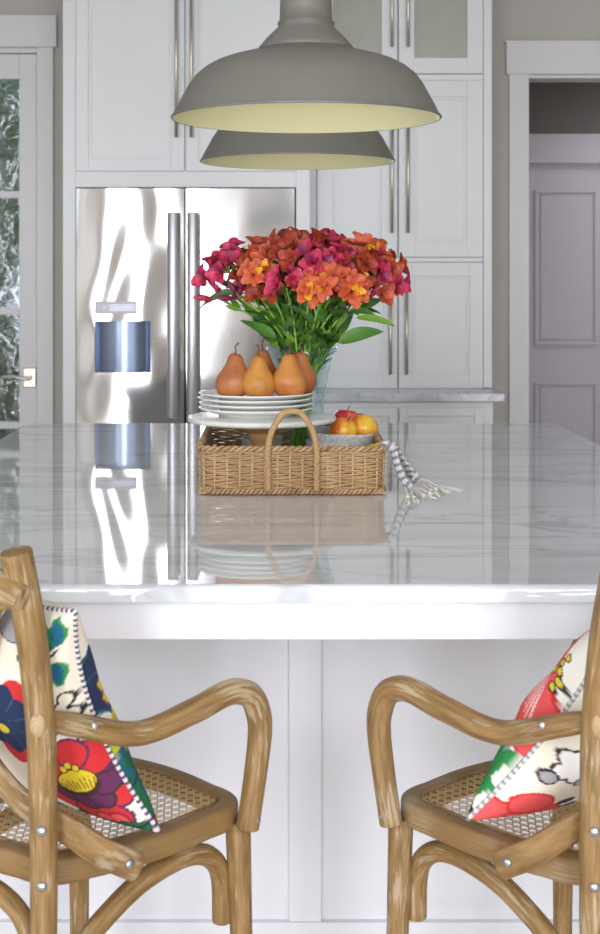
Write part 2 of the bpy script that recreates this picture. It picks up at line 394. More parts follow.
# hall beyond the cased opening
HY = 8.5
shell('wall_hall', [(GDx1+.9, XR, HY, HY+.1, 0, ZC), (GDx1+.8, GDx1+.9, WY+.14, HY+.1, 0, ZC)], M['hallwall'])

# casing of the cased opening
cw = .115
m = MB()
m.box(X(508.5, WY), X(528, WY), WY-.025, WY, 0, Z(75, WY)); m.box(OPx1, OPx1+cw, WY-.025, WY, 0, Z(75, WY))
m.box(X(505.5, WY), OPx1+cw+.03, WY-.035, WY, Z(75, WY), Z(43, WY))
m.box(X(504.5, WY), OPx1+cw+.04, WY-.042, WY, Z(43, WY)-.004, Z(42, WY))
m.box(OPx0-.002, OPx0, WY, WY+.14, 0, OPz); m.box(OPx0, OPx1, WY, WY+.14, OPz-.015, OPz)
struct(m.build('trim_1', M['trimpaint'], bevel=.003))
# casing of the glazed door
m = MB()
m.box(X(37.5, WY), X(54, WY), WY-.025, WY, 0, Z(48, WY)); m.box(GDx0-.09, GDx0, WY-.025, WY, 0, Z(48, WY))
m.box(GDx0-.12, X(57.5, WY), WY-.035, WY, Z(48, WY), Z(16, WY))
m.box(GDx0, GDx1, WY+.005, WY+.10, Z(52.6, WY), Z(47, WY))
struct(m.build('trim_2', M['trimpaint'], bevel=.003))

# glazed door
dy = WY+.03
door = struct(empty('door_1', (X(-12, WY), dy, 0)))
def lx(px): return X(px, WY)-X(-12, WY)
m = MB()
z_top = Z(53, WY)
xr = lx(36); xl = lx(-60); gl0, gl1 = lx(-40), lx(18)
m.box(gl1, xr, 0, .045, .02, z_top); m.box(xl, gl0, 0, .045, .02, z_top)
m.box(gl0, gl1, 0, .045, Z(78, WY), z_top); m.box(gl0, gl1, 0, .045, .02, .28)
for yy in (194, 311.5, 426, 540): 
    zc = Z(yy, WY); m.box(gl0, gl1, 0, .045, zc-.016, zc+.016)
m.build('door_frame', M['trimpaint'], door, bevel=.003)
ys = [78, 194, 311.5, 426, 540]
for i in range(4):
    m = MB(); m.box(gl0, gl1, .018, .026, Z(ys[i+1], WY), Z(ys[i], WY)); m.build('glass_pane', M['pane'], door)
h = MB(); h.box(lx(22), lx(35.5), -.012, 0, Z(388, WY), Z(368, WY))
hp = h.build('lock_plate', M['nickel'], door, bevel=.004)
h = MB(); h.tube([(lx(29), -.01, Z(378, WY)), (lx(29), -.05, Z(378, WY))], .010)
h.tube(spline([(lx(30), -.05, Z(378.5, WY)), (lx(22), -.055, Z(378, WY)), (lx(12), -.052, Z(376, WY)), (lx(2), -.045, Z(377.5, WY))], 6), .008)
h.build('door_handle', M['nickel'], hp)

# garden beyond the glazed door: dark hedge and pale path
shell('trim_3', [(-6, -1.6, WY+.2, 16, -.15, -.02)], simple('garden_paving', (176,172,166), .8))
def leafball(name, c, r, n, mats, seed, lab):
    rnd = random.Random(seed); mb = MB()
    for _ in range(n):
        d = Vector((rnd.gauss(0,1), rnd.gauss(0,1), rnd.gauss(0,1))).normalized(); q = r*(.75+.3*rnd.random())
        p = Vector(c)+Vector((d.x*q, d.y*q, d.z*q*1.3)); a = Vector((rnd.gauss(0,1), rnd.gauss(0,1), rnd.gauss(0,1))).normalized(); b = a.orthogonal().normalized()
        l = .05+.05*rnd.random(); bi = len(mb.v)
        mb.v += [p-a*l, p+b*l*.4, p+a*l, p-b*l*.4]; mb.face([bi,bi+1,bi+2,bi+3], None, 0)
    for k in range(3):
        pth = [Vector((c[0], c[1], 0)), Vector(c)+Vector((rnd.uniform(-.2,.2), rnd.uniform(-.2,.2), 0))]; mb.tube(pth, .03, 6)
    o = mb.build(name, mats); tag(o, lab, 'shrub'); return o
leafball('garden_shrub', (-2.2, 8.6, .75), .62, 2600, M['leaf2'], 1, 'dark green shrub behind the rippled glass door, lower one')
leafball('garden_shrub', (-3.0, 11.6, 2.3), 1.05, 5200, M['leaf2'], 2, 'taller grey green shrub behind the upper panes of the glass door')

# hall door with mouldings
hd = struct(empty('door_2', (X(520, HY), HY-.02, 0)))
def hx(px): return X(px, HY)-X(520, HY)
def hz(py): return Z(py, HY)
m = MB()
w0, w1 = hx(505), hx(505)+1.05
m.box(w0, w1, -.02, .02, 0.01, hz(163))
m.build('door_slab', M['halldoor'], hd)
def molding(mb, x0, x1, z0, z1, y, w=.022, d=.014):
    mb.box(x0, x1, y-d, y, z1-w, z1); mb.box(x0, x1, y-d, y, z0, z0+w); mb.box(x0, x0+w, y-d, y, z0+w, z1-w); mb.box(x1-w, x1, y-d, y, z0+w, z1-w)
m = MB()
for (a, b) in ((hx(533), hx(596)), (hx(616), hx(672))):
    for (z0, z1) in ((hz(345), hz(190)), (.16, hz(381))):
        molding(m, a, b, z0, z1, -.02); m.box(a+.035, b-.035, -.028, -.02, z0+.035, z1-.035)
m.build('panel_moulding', M['halldoor'], hd, bevel=.004)
m = MB(); m.box(w0-.1, w1+.1, -.055, .02, hz(163), hz(135)); m.box(w0-.13, w1+.13, -.07, .02, hz(163)-.01, hz(161)+.02)
m.box(w0-.1, w0, -.045, .02, 0, hz(163)); m.box(w1, w1+.1, -.045, .02, 0, hz(163))
m.build('door_casing', M['halldoor'], hd, bevel=.004)

# ------------------------------------------------------------------ cabinets
D1 = 5.83; D2 = 6.09
def shaker(mb, x0, x1, z0, z1, y, fr=.07, th=.022, rec=.010, glass_center=False, bead=True):
    """door front at y, facing -y"""
    mb.box(x0, x0+fr, y, y+th, z0, z1); mb.box(x1-fr, x1, y, y+th, z0, z1)
    mb.box(x0+fr, x1-fr, y, y+th, z1-fr, z1); mb.box(x0+fr, x1-fr, y, y+th, z0, z0+fr)
    if not glass_center:
        mb.box(x0+fr, x1-fr, y+rec, y+th, z0+fr, z1-fr)
        if bead:
            molding(mb, x0+fr, x1-fr, z0+fr, z1-fr, y+rec, .012, .005)
def bar_handle(name, x, z0, z1, y, parent, r=.007, off=.035, mat='nickel'):
    h = MB(); h.tube([(x, y-off, z0), (x, y-off, z1)], r, 12)
    for z in (z0+.06, z1-.06): h.tube([(x, y, z), (x, y-off, z)], r*.7, 8)
    return h.build(name, M[mat], parent)

# cabinet over and around the refrigerator
c = empty('refrigerator_cabinet', (X(185, D1), D1, 0)); cx = X(185, D1)
tag(c, 'tall white shaker cabinet surrounding the stainless refrigerator, left of the pantry', 'cabinet')
def q(px, D=D1): return X(px, D)-cx
m = MB()
m.box(q(62), q(75), .02, .65, 0, ZC-.02); m.box(q(296), q(310), .02, .65, 0, ZC-.02)
m.box(q(75), q(296), .02, .65, Z(187, D1), ZC-.02)
m.build('case', M['cab'], c, bevel=.002)
for (a, b, hxp) in ((76, 184.3, 176.8), (186, 295, 191.8)):
    m = MB(); shaker(m, q(a), q(b), Z(171, D1), Z(-40, D1), 0, fr=.052)
    d = m.build('door', M['cab'], c, bevel=.0015)
    bar_handle('handle', q(hxp), Z(138, D1), Z(-30, D1), 0, d)

# pantry tower
c2 = empty('pantry_cabinet', (X(398, D2), D2, .93)); cx2 = X(398, D2)
tag(c2, 'tall white pantry cabinet with glass upper doors standing on the back worktop', 'cabinet')
def p_(px): return X(px, D2)-cx2
def pz(py): return Z(py, D2)-.93
m = MB()
xL, xRr = q(310)+cx-cx2+.002, p_(492)
m.box(xL, xRr, .024, .40, 0.0, ZC-.95)
m.box(xL, p_(316.5), .0, .024, 0, ZC-.95); m.box(p_(483.5), xRr, 0, .024, 0, ZC-.95)
for (ya, yb) in ((80, 74), (262, 257.5)): m.box(p_(316.5), p_(483.5), .012, .024, pz(ya), pz(yb))
m.box(p_(316.5), p_(483.5), .002, .024, 0, pz(390))
m.build('case', M['cab'], c2, bevel=.002)
for (a, b, hp_) in ((317, 397.3, 391.5), (398.7, 483, 407.5)):
    m = MB(); shaker(m, p_(a), p_(b), pz(73.5), pz(-60), -.002, fr=.068, glass_center=True); d = m.build('glass_door', M['cab'], c2, bevel=.0015)
    g = MB(); g.box(p_(a)+.066, p_(b)-.066, .010, .015, pz(73.5)+.066, pz(-60)-.066); g.build('door_glass', M['seeded'], d)
    bar_handle('handle', p_(hp_), pz(48), pz(-40), 0, d)
    m = MB(); shaker(m, p_(a), p_(b), pz(257), pz(80.5), -.002, fr=.07); d = m.build('door', M['cab'], c2, bevel=.0015)
    bar_handle('handle', p_(hp_), pz(233), pz(112), 0, d)
    m = MB(); shaker(m, p_(a), p_(b), pz(388), pz(262.5), -.002, fr=.06); d = m.build('door', M['cab'], c2, bevel=.0015)
    bar_handle('handle', p_(hp_-1.5), pz(374), pz(291), 0, d)

# back worktop and base cabinet
wt = MB(); wt.box(X(310, D1)+.004, X(505, D1), D1-.0, WY-.002, .893, .928)
tag(wt.build('back_worktop', M['marble_edge'], bevel=.003), 'narrow grey veined marble worktop under the pantry cabinet', 'worktop')
bc = empty('base_cabinet', (X(400, D1), D1+.03, 0)); bx = X(400, D1)
tag(bc, 'white base cabinet below the narrow back worktop, mostly behind the island', 'cabinet')
m = MB(); m.box(X(311, D1)-bx+.003, X(495, D1)-bx, .02, .60, .1, .892); m.box(X(311, D1)-bx+.02, X(495, D1)-bx-.02, .06, .6, 0, .1); m.build('case', M['cab'], bc, bevel=.002)
for a, b in ((312, 398), (400, 484)):
    m = MB(); shaker(m, X(a, D1)-bx, X(b, D1)-bx, .70, .865, 0, fr=.035, bead=False); d = m.build('drawer', M['cab'], bc, bevel=.0015)
    k = MB(); k.tube([((X(a, D1)+X(b, D1))/2-bx-.07, -.03, .78), ((X(a, D1)+X(b, D1))/2-bx+.07, -.03, .78)], .006); 
    for s in (-.05, .05): k.tube([((X(a, D1)+X(b, D1))/2-bx+s, 0, .78), ((X(a, D1)+X(b, D1))/2-bx+s, -.03, .78)], .004, 8)
    k.build('handle', M['nickel'], d)
    m = MB(); shaker(m, X(a, D1)-bx, X(b, D1)-bx, .12, .69, 0, fr=.06); m.build('door', M['cab'], bc, bevel=.0015)

# ------------------------------------------------------------------ refrigerator
FD = D1+.005
fr = empty('refrigerator', (X(185, FD), FD, 0)); fx = X(185, FD)
tag(fr, 'stainless steel double door refrigerator with water dispenser, built into white cabinet', 'refrigerator')
def fq(px): return X(px, FD)-fx
m = MB(); m.box(fq(77), fq(293.5), .06, .60, .02, Z(188.5, FD)); m.build('body', M['dark'], fr)
def steel_door(a, b, z0, z1, mat, hole=None, bulge=.006):
    """front surface as a fine gently bowed grid, with thickness"""
    mb = MB(); nx, nz = 24, 40
    xs_ = [a+(b-a)*i/nx for i in range(nx+1)]; zs_ = [z0+(z1-z0)*j/nz for j in range(nz+1)]
    if hole:
        for hv in hole[:2]: k = min(range(nx+1), key=lambda i: abs(xs_[i]-hv)); xs_[k] = hv
        for hv in hole[2:]: k = min(range(nz+1), key=lambda i: abs(zs_[i]-hv)); zs_[k] = hv
    def P(x, z):
        t = (x-a)/(b-a)*2-1
        e = 0.0
        return (x, e - bulge*(1-t*t), z)
    base = 0
    for z in zs_:
        for x in xs_: mb.v.append(P(x, z))
    n1 = nx+1
    for j in range(nz):
        for i in range(nx):
            xm = (xs_[i]+xs_[i+1])/2; zm = (zs_[j]+zs_[j+1])/2
            if hole and hole[0] < xm < hole[1] and hole[2] < zm < hole[3]: continue
            mb.face([j*n1+i, j*n1+i+1, (j+1)*n1+i+1, (j+1)*n1+i])
    # edges
    T = .06
    def side(pts):
        bb = len(mb.v)
        for p in pts: mb.v.append(p)
        for p in pts: mb.v.append((p[0], T, p[2]))
        k = len(pts)
        for i in range(k-1): mb.face([bb+i+1, bb+i, bb+k+i, bb+k+i+1], None, 0, False)
    side([P(x, z0) for x in reversed(xs_)]); side([P(x, z1) for x in xs_]); side([P(a, z) for z in zs_]); side([P(b, z) for z in reversed(zs_)])
    return mb.build('door', mat, fr)
zt = Z(188.5, FD); zb = .04
hole = (fq(95), fq(150.5), Z(372.5, FD), Z(321, FD))
dl = steel_door(fq(76.3), fq(184.2), zb, zt, M['steel'], hole)
dr = steel_door(fq(186.2), fq(294.6), zb, zt, M['steelcalm'], bulge=.001)
def fhandle(px, parent, w=.024):
    h = MB(); y = -.055
    sec = [(math.cos(2*PI*i/16)*1.0, math.sin(2*PI*i/16)*.7) for i in range(16)]
    h.tube([(fq(px), y, Z(417, FD)), (fq(px), y, Z(213, FD))], w, section=sec, up=(0,1,0))
    for z in (Z(222, FD), Z(408, FD)): h.tube([(fq(px), .0, z), (fq(px), y, z)], .012, 10)
    return h.build('handle', M['steelflat'], parent, bevel=.002)
fhandle(174, dl); fhandle(193.5, dr)
# dispenser: concave niche, frame and control strip
n = MB(); x0, x1, z0, z1 = hole; rows = []
for z in (z0, z1):
    row = []
    for i in range(17):
        t = i/16; xx = x0+(x1-x0)*t; row.append((xx, .002+.054*math.sin(PI*t)**.6, z))
    rows.append(row)
n.grid(rows)
b = len(n.v); n.v += rows[0]; n.face(list(range(b+16, b-1, -1)), None, 0, False)
b = len(n.v); n.v += rows[1]; n.face(list(range(b, b+17)), None, 0, False)
dn = n.build('dispenser_niche', M['niche'], dl)
n = MB(); n.box(fq(95), fq(137), -.0095, .0, Z(314, FD), Z(301, FD)); cp = n.build('control_panel', M['cpanel'], dl, bevel=.002)
n = MB(); n.box(fq(110), fq(136), -.0105, -.0095, Z(311, FD), Z(304, FD)); n.build('display', M['display'], cp)
n = MB()
for i in range(7): n.box(fq(99+i*1.4), fq(99.6+i*1.4), -.0101, -.0095, Z(309+(i%3), FD), Z(306, FD))
n.build('control_marks', M['display'], cp)

# ------------------------------------------------------------------ island
IX0, IX1, IY0, IY1 = X(30, 4.70)-.0, X(555, 4.70), 2.20, 4.70
def rounded_rect(x0, x1, y0, y1, r, n=6):
    pts = []
    for (cx_, cy_, a0) in ((x1-r, y1-r, 0), (x0+r, y1-r, 90), (x0+r, y0+r, 180), (x1-r, y0+r, 270)):
        for i in range(n+1): a = R(a0+90*i/n); pts.append((cx_+r*math.cos(a), cy_+r*math.sin(a)))
    return pts
m = MB(); pts = rounded_rect(IX0-.012, IX1+.012, IY0, IY1, .03)
prof = [(.0, .8935), (.0, .913), (-.004, .9185), (-.010, .92)]
icx, icy = (IX0+IX1)/2, (IY0+IY1)/2
rows = []
for off, z in prof:
    rows.append([(x-icx+(off if x > icx else -off), y-icy+(off if y > icy else -off), z) for x, y in pts])
m.grid(rows, 0, True)
b = len(m.v); m.v += rows[-1]; m.face(list(range(b, b+len(pts))), None, 0, False)
b = len(m.v); m.v += rows[0]; m.face(list(range(b+len(pts)-1, b-1, -1)), None, 0, False)
wt = m.build('island_worktop', M['marble']); wt.location = (icx, icy, 0)
tag(wt, 'large polished pale grey veined marble worktop of the kitchen island', 'worktop')
isl = empty('kitchen_island', (icx, icy, 0)); tag(isl, 'white panelled kitchen island under the large marble worktop', 'kitchen island')
PD = 2.70; BH = .162
m = MB(); yb = PD+.012-icy
m.box(IX0+.05-icx, IX1-.05-icx, yb, IY1-.03-icy, .0, .892)
m.build('case', M['panel'], isl, bevel=.002)
m = MB(); ap0 = IY0+.022-icy
m.box(IX0+.02-icx, IX1-.02-icx, ap0, ap0+.03, .829, .8935)
m.box(IX0+.02-icx, IX0+.05-icx, ap0, IY1-.02-icy, .829, .8935); m.box(IX1-.05-icx, IX1-.02-icx, ap0, IY1-.02-icy, .829, .8935)
m.build('apron', M['panel'], isl, bevel=.002)
yp = PD-icy; s0, s1 = X(289, PD)-icx, X(321.5, PD)-icx
for a, b in ((s0, s1), (IX0+.05-icx, IX0+.12-icx), (IX1-.12-icx, IX1-.05-icx)):
    m = MB(); m.box(a, b, yp, yp+.013, BH, .829); m.build('stile', M['panel'], isl, bevel=.0015)
m = MB(); m.box(IX0+.04-icx, IX1-.04-icx, yp-.004, yp+.013, 0, BH); m.build('base_rail', M['panel'], isl, bevel=.002)
# corbel brackets carrying the overhang at both ends
for xx in (IX0+.055, IX1-.085):
    m = MB(); pr = [(yp+.01, .40), (yp+.01, .829), (yp-.45, .829), (yp-.44, .79), (yp-.25, .74), (yp-.08, .60), (yp-.03, .42)]
    for sx in (0, .03):
        m.v += [(xx-icx+sx, y, z) for y, z in pr]
    k = len(pr); m.face(list(range(k)), None, 0, False); m.face(list(range(2*k-1, k-1, -1)), None, 0, False)
    for i in range(k): m.face([i, k+i, k+(i+1) % k, (i+1) % k], None, 0, False)
    m.build('bracket', M['panel'], isl, bevel=.002)

# ------------------------------------------------------------------ pendants
def make_pendant(loc, label):
    o = empty('pendant_light', loc); tag(o, label, 'pendant light', 'pendant lights over the island')
    s = .25/134.5
    pr = [(134.0,0),(131.5,5),(129,10),(123,21),(117,32),(110.5,41),(101,49),(91,54.5),(80,58.5),(62,63.5),(50,66.5),(47,68)]
    m = MB()
    outer = [(r*s, h*s) for r, h in pr]
    inner = [((r-1.2)*s, (h-1.0)*s) for r, h in pr][::-1]
    m.lathe(outer, n=96); 
    sh = m.build('lamp_shade', M['shade'], o)
    m = MB(); m.lathe([(.001, 66*s)]+inner[0:], n=96); m.build('shade_lining', M['shade_in'], sh)
    m = MB(); rr = 133.8*s
    m.tube([(rr*math.cos(2*PI*i/96), rr*math.sin(2*PI*i/96), .0) for i in range(96)], .0023, 8, closed=True); m.build('shade_rim', M['shade_rim'], sh)
    m = MB(); m.lathe([(47*s,68.2*s),(47.5*s,70*s),(45*s,73*s),(39*s,80*s),(32*s,87*s),(27.5*s,91*s),(27.5*s,93*s),(28.5*s,93.5*s),(28.5*s,95.5*s),(26.5*s,96*s),(26*s,110*s),(25*s,140*s),(18*s,150*s),(.012,156*s),(.001,156*s)], n=64)
    m.build('neck', M['shade'], o)
    m = MB(); m.tube([(0,0,155*s), (0,0,ZC-loc[2]-.02)], .008, 10); m.lathe([(.001,ZC-loc[2]-.03),(.06,ZC-loc[2]-.03),(.065,ZC-loc[2]-.004),(.001,ZC-loc[2]-.002)], n=32); m.build('rod', M['shade'], o)
    m = MB(); prof = [(.001,.052)]+[(.028*math.sin(PI*t/10), .052+.028-.028*math.cos(PI*t/10)) for t in range(1, 8)]+[(.014,.112),(.001,.113)]
    m.lathe(prof, n=24); m.build('bulb', M['bulb'], o)
    return o
make_pendant((X(306, 2.60), 2.60, Z(118.3, 2.60)), 'nearer and larger looking grey metal dome pendant lamp with cream inside')
make_pendant((X(297.5, 3.59), 3.59, Z(161.3, 3.59)), 'farther grey metal dome pendant lamp, partly hidden behind the nearer one')

# ------------------------------------------------------------------ wicker basket
BX0, BX1, BY0, BY1 = X(196.5, 3.11)-.004, X(387.5, 3.11)+.004, 3.11, 3.69
bcx, bcy = (BX0+BX1)/2, (BY0+BY1)/2; bw, bd = (BX1-BX0)/2, (BY1-BY0)/2
bk = empty('wicker_basket', (bcx, bcy, .9205)); tag(bk, 'low rectangular honey wicker basket with rope handles on the marble island', 'basket')
def perim(off, z, n_per, rr=.035):
    pts = rounded_rect(-bw+off, bw-off, -bd+off, bd-off, rr, 8)
    P = [Vector((x, y, 0)) for x, y in pts]; P.append(P[0])
    L = [0]
    for i in range(1, len(P)): L.append(L[-1]+(P[i]-P[i-1]).length)
    out = []
    j = 0
    for k in range(n_per):
        t = L[-1]*k/n_per
        while L[j+1] < t: j += 1
        f = (t-L[j])/(L[j+1]-L[j]); p = P[j].lerp(P[j+1], f); d = (P[j+1]-P[j]).normalized()
        out.append((p, Vector((d.y, -d.x, 0))))
    return out, L[-1]
NS = 68; SUB = 6; H = .102
def flare(z): return .006-.006*z/H
w = MB(); rows_n = 18
for rI in range(rows_n):
    z = .012+(H-.020)*rI/(rows_n-1)
    pts, Lp = perim(.008+flare(z), z, NS*SUB)
    path = []
    for k, (p, nrm) in enumerate(pts):
        a = math.cos(PI*k/SUB+(PI if rI % 2 else 0))*.0030
        path.append(p+nrm*a+Vector((0,0,z+.0008*math.sin(k*.37+rI*2.1))))
    w.tube(path, .0028, 6, closed=True)
w.build('woven_side', M['wicker'], bk)
st = MB(); pts, Lp = perim(.008, 0, NS)
for (p, nrm) in pts: st.tube([p-nrm*.003+Vector((0,0,.004)), p+Vector((0,0,H))], .0026, 6)
st.build('stake', M['stake'], bk)['kind'] = 'stuff'
def braid(off, z, r, turns, name, mat, parent, strands=2, R_=.004):
    mb = MB(); NP = 900; pts, Lp = perim(off, z, NP)
    for s_ in range(strands):
        path = []
        for k, (p, nrm) in enumerate(pts):
            a = 2*PI*turns*k/NP+2*PI*s_/strands; path.append(p+nrm*math.cos(a)*R_+Vector((0,0,z+math.sin(a)*R_)))
        mb.tube(path, r, 6, closed=True)
    return mb.build(name, mat, parent)
braid(.008, H+.001, .0042, 60, 'rim', M['wicker'], bk)
braid(.010, .008, .0036, 90, 'base_border', M['wicker'], bk)
# base: woven mat
bs = MB()
for i in range(56):
    x = -bw+.012+(2*bw-.024)*i/55; bs.tube([(x, -bd+.012, .005), (x, bd-.012, .005)], .0042, 6)
bs.build('base', M['wicker'], bk)
def rope_handle(x0, x1, y, top, sgn):
    ctrl = [(x0, y, .012), (x0, y, .06), (x0+.000, y, .105), (x0+.008, y, .143), (x0+.024, y, top-.017), ((x0+x1)/2-.014, y, top-.0015), ((x0+x1)/2+.014, y, top-.0015), (x1-.024, y, top-.017), (x1-.008, y, .143), (x1, y, .105), (x1, y, .06), (x1, y, .012)]
    c_ = spline(ctrl, 26); mb = MB(); 
    for s_ in range(3):
        path = []
        for k, p in enumerate(c_):
            a = k*.42+2*PI*s_/3
            t = (c_[min(k+1, len(c_)-1)]-c_[max(k-1, 0)]).normalized(); n1 = Vector((0,1,0)); n2 = t.cross(n1)
            path.append(p+(n1*math.cos(a)+n2*math.sin(a))*.0036)
        mb.tube(path, .0038, 6)
    return mb.build('rope_handle', M['rope'], bk)
rope_handle(X(268, 3.11)-bcx, X(316.5, 3.11)-bcx, -bd-.006, .188, 1)
rope_handle(X(268, 3.11)-bcx, X(316.5, 3.11)-bcx, bd+.006, .12, -1)
BZ = .9205+.0105

# cake stand
SX, SY = X(262, 3.37), 3.37
cs = empty('cake_stand', (SX, SY, BZ)); tag(cs, 'white round cake stand on a turned wooden foot inside the wicker basket', 'cake stand')
tz = 1.0735-BZ
m = MB(); m.lathe([(.001,tz-.0145),(.165,tz-.0145),(.176,tz-.012),(.179,tz-.006),(.177,tz-.001),(.170,tz),(.001,tz)], n=96); m.build('plate', M['standwhite'], cs)
m = MB(); m.lathe([(.001,0),(.055,0),(.057,.006),(.05,.013),(.026,.02),(.019,.035),(.020,.055),(.028,.082),(.033,.088),(.034,.094),(.033,.100),(.036,.104),(.05,.110),(.085,tz-.016),(.001,tz-.0155)], n=40); m.build('pedestal', M['pedwood'], cs)

# dinner plates
PX, PY = X(256, 3.37), 3.37
def plate_prof():
    return [(.001,.0070),(.080,.0070),(.082,.0024),(.089,.0024),(.091,.0085),(.11,.0125),(.134,.0195),(.1385,.0225),(.138,.0245),(.133,.0232),(.11,.0168),(.092,.0146),(.001,.0142)]
prt = None
for i in range(4):
    m = MB(); 
    if i == 0: m.lathe(plate_prof(), n=96); prt = m.build('dinner_plate', M['porcelain']); o = prt
    else: o = prt.copy(); COL.objects.link(o)
    o.location = (PX+[0,.001,-.001,.0005][i], PY+[0,-.001,.001,0][i], 1.0714+.0118*i)
    tag(o, 'white dinner plate in the stack on the cake stand, '+['bottom one', 'second from the bottom', 'second from the top', 'top one under the pears'][i], 'plate', 'stacked dinner plates')
PTZ = 1.0714+.0118*3+.0138

# pears
def make_pear(name='pear'):
    m = MB(); prof = [(.001,.003),(.012,.0005),(.022,.002),(.032,.010),(.038,.021),(.040,.032),(.0385,.043),(.034,.053),(.0275,.063),(.022,.073),(.0185,.082),(.0165,.089),(.013,.095),(.007,.0985),(.002,.0975)]
    n = 40; P = []
    prof2 = []
    for i in range(len(prof)-1):
        for t in range(3):
            f = t/3; prof2.append((prof[i][0]*(1-f)+prof[i+1][0]*f, prof[i][1]*(1-f)+prof[i+1][1]*f))
    prof2.append(prof[-1])
    for r, z in prof2:
        P.append([(r*(1+.03*math.sin(2*2*PI*j/n+z*30)+.02*math.sin(3*2*PI*j/n+1))*math.cos(2*PI*j/n)+.0055*math.sin(z*22), r*(1+.025*math.sin(2*2*PI*j/n+1.5))*math.sin(2*PI*j/n), z) for j in range(n)])
    m.grid(P, 0, True); o = m.build(name, M['pear'])
    s = MB(); s.tube(spline([(.0045,0,.094), (.006,0,.103), (.004,.001,.113), (.010,.002,.122)], 5), lerp_list([.0022,.0016,.0015,.0024], 5), 8)
    s.build('pear_stem', M['pearstem'], o)
    return o
pl = [ (231, 3.325, 0, .05, 1.07, 'brown russet pear, leftmost on the plate stack'),
       (259.5, 3.305, 2.2, -.02, 1.03, 'yellowish brown pear, front middle on the plate stack'),
       (289.5, 3.315, 4.0, -.05, 1.06, 'golden brown pear with a dark spot, front right on the plate stack'),
       (261, 3.41, 1.1, .03, 1.1, 'brown pear half hidden behind the front middle pear'),
       (297.5, 3.40, 5.3, .06, 1.08, 'small looking pear at the far right, behind the spotted pear')]
pear0 = make_pear()
for i, (px, D, rz, tilt, sc, lab) in enumerate(pl):
    o = pear0 if i == 0 else copy_tree(pear0)
    o.location = (X(px, D), D, PTZ); o.rotation_euler = (0, tilt, rz); o.scale = (sc, sc, sc*1.0); tag(o, lab, 'pear', 'pears on the plates')
    if i in (1, 2): o.material_slots[0].link = 'OBJECT'; o.material_slots[0].material = M['goldpear']

# pale dish behind the pedestal
m = MB(); m.lathe([(.001,0),(.035,0),(.042,.01),(.052,.074),(.0515,.076),(.049,.074),(.040,.012),(.001,.008)], n=48)
o = m.build('dish', M['dish']); o.location = (X(262, 3.50), 3.505, BZ); tag(o, 'small pale green dish in the basket behind the stand foot', 'dish')

# bowls
BWX, BWY = X(341, 3.44), 3.445
for i in range(2):
    m = MB(); r = .0885-.002*(1-i)
    m.lathe([(.001,.006),(.034,.006),(.036,0),(.042,0),(.043,.006),(.062,.018),(.080,.042),(r,.071),(r+.0004,.074),(r-.003,.074),(.076,.043),(.058,.021),(.04,.011),(.001,.010)], n=72)
    o = m.build('bowl', M['stoneware']); o.location = (BWX+.002*i, BWY-.003*i, BZ+.001+.0245*i); o.rotation_euler = (.02*i, .02*i, 0)
    tag(o, ['lower speckled grey bowl nested under the fruit bowl in the basket', 'upper speckled grey bowl holding the apples'][i], 'bowl', 'speckled grey bowls')
def make_apple(mat):
    m = MB(); n = 36; P = []
    for i in range(25):
        t = PI*i/24; r = .034*math.sin(t)**.85*(1+.06*math.cos(t)) if 0 < t < PI else .0005
        z = .031+ -.031*math.cos(t) - .010*math.exp(-((r/.010)**2))*(1 if t > PI/2 else -.6)
        P.append([(r*math.cos(2*PI*j/n)*(1+.015*math.sin(5*2*PI*j/n)*(t < 1.2)), r*math.sin(2*PI*j/n), z) for j in range(n)])
    m.grid(P, 0, True); o = m.build('apple', mat)
    s = MB(); s.tube(spline([(0,0,.050), (.001,0,.060), (.005,.001,.069)], 4), .0013, 6); s.build('apple_stem', M['pearstem'], o)
    return o
ap = [('yellowapple', 339, 3.405, 1.012, (.25, .3, .5), 1.0, 'yellow apple at the left of the bowl, beside the rope handle'),
      ('redapple', 345, 3.475, 1.020, (-.1, .1, 0), 1.08, 'red apple with upright stem at the back of the bowl'),
      ('redapple', 360, 3.50, 1.018, (.2, .7, 2), .95, 'smaller looking red apple at the back right of the bowl'),
      ('yellowapple', 363.5, 3.425, 1.012, (.5, -.3, 3.6), 1.1, 'large yellow and orange apple at the right front of the bowl')]
for mt, px, D, z, rot, sc, lab in ap:
    o = make_apple(M[mt]); o.location = (X(px, D), D, z-.006); o.rotation_euler = rot; o.scale = (sc,)*3; tag(o, lab, 'apple', 'apples in the bowl')

# ------------------------------------------------------------------ vase and flowers
VXc, VYc = X(302, 3.585), 3.585
m = MB(); vh = 1.228-BZ
outp = [(.001,0),(.050,0),(.053,.004),(.050,.03),(.0505,.07),(.054,.12),(.060,.17),(.070,.23),(.082,.275),(.0925,vh)]
inp = [(r-.0032 if r > .01 else .001, z+(.010 if z < .02 else 0)) for r, z in outp][::-1]; inp[0] = (.0905, vh+.0005)
m.lathe(outp+inp, n=72)
o = m.build('vase', M['vase']); o.location = (VXc, VYc, BZ); tag(o, 'flared clear blue tinted glass vase of flowers behind the cake stand', 'vase')

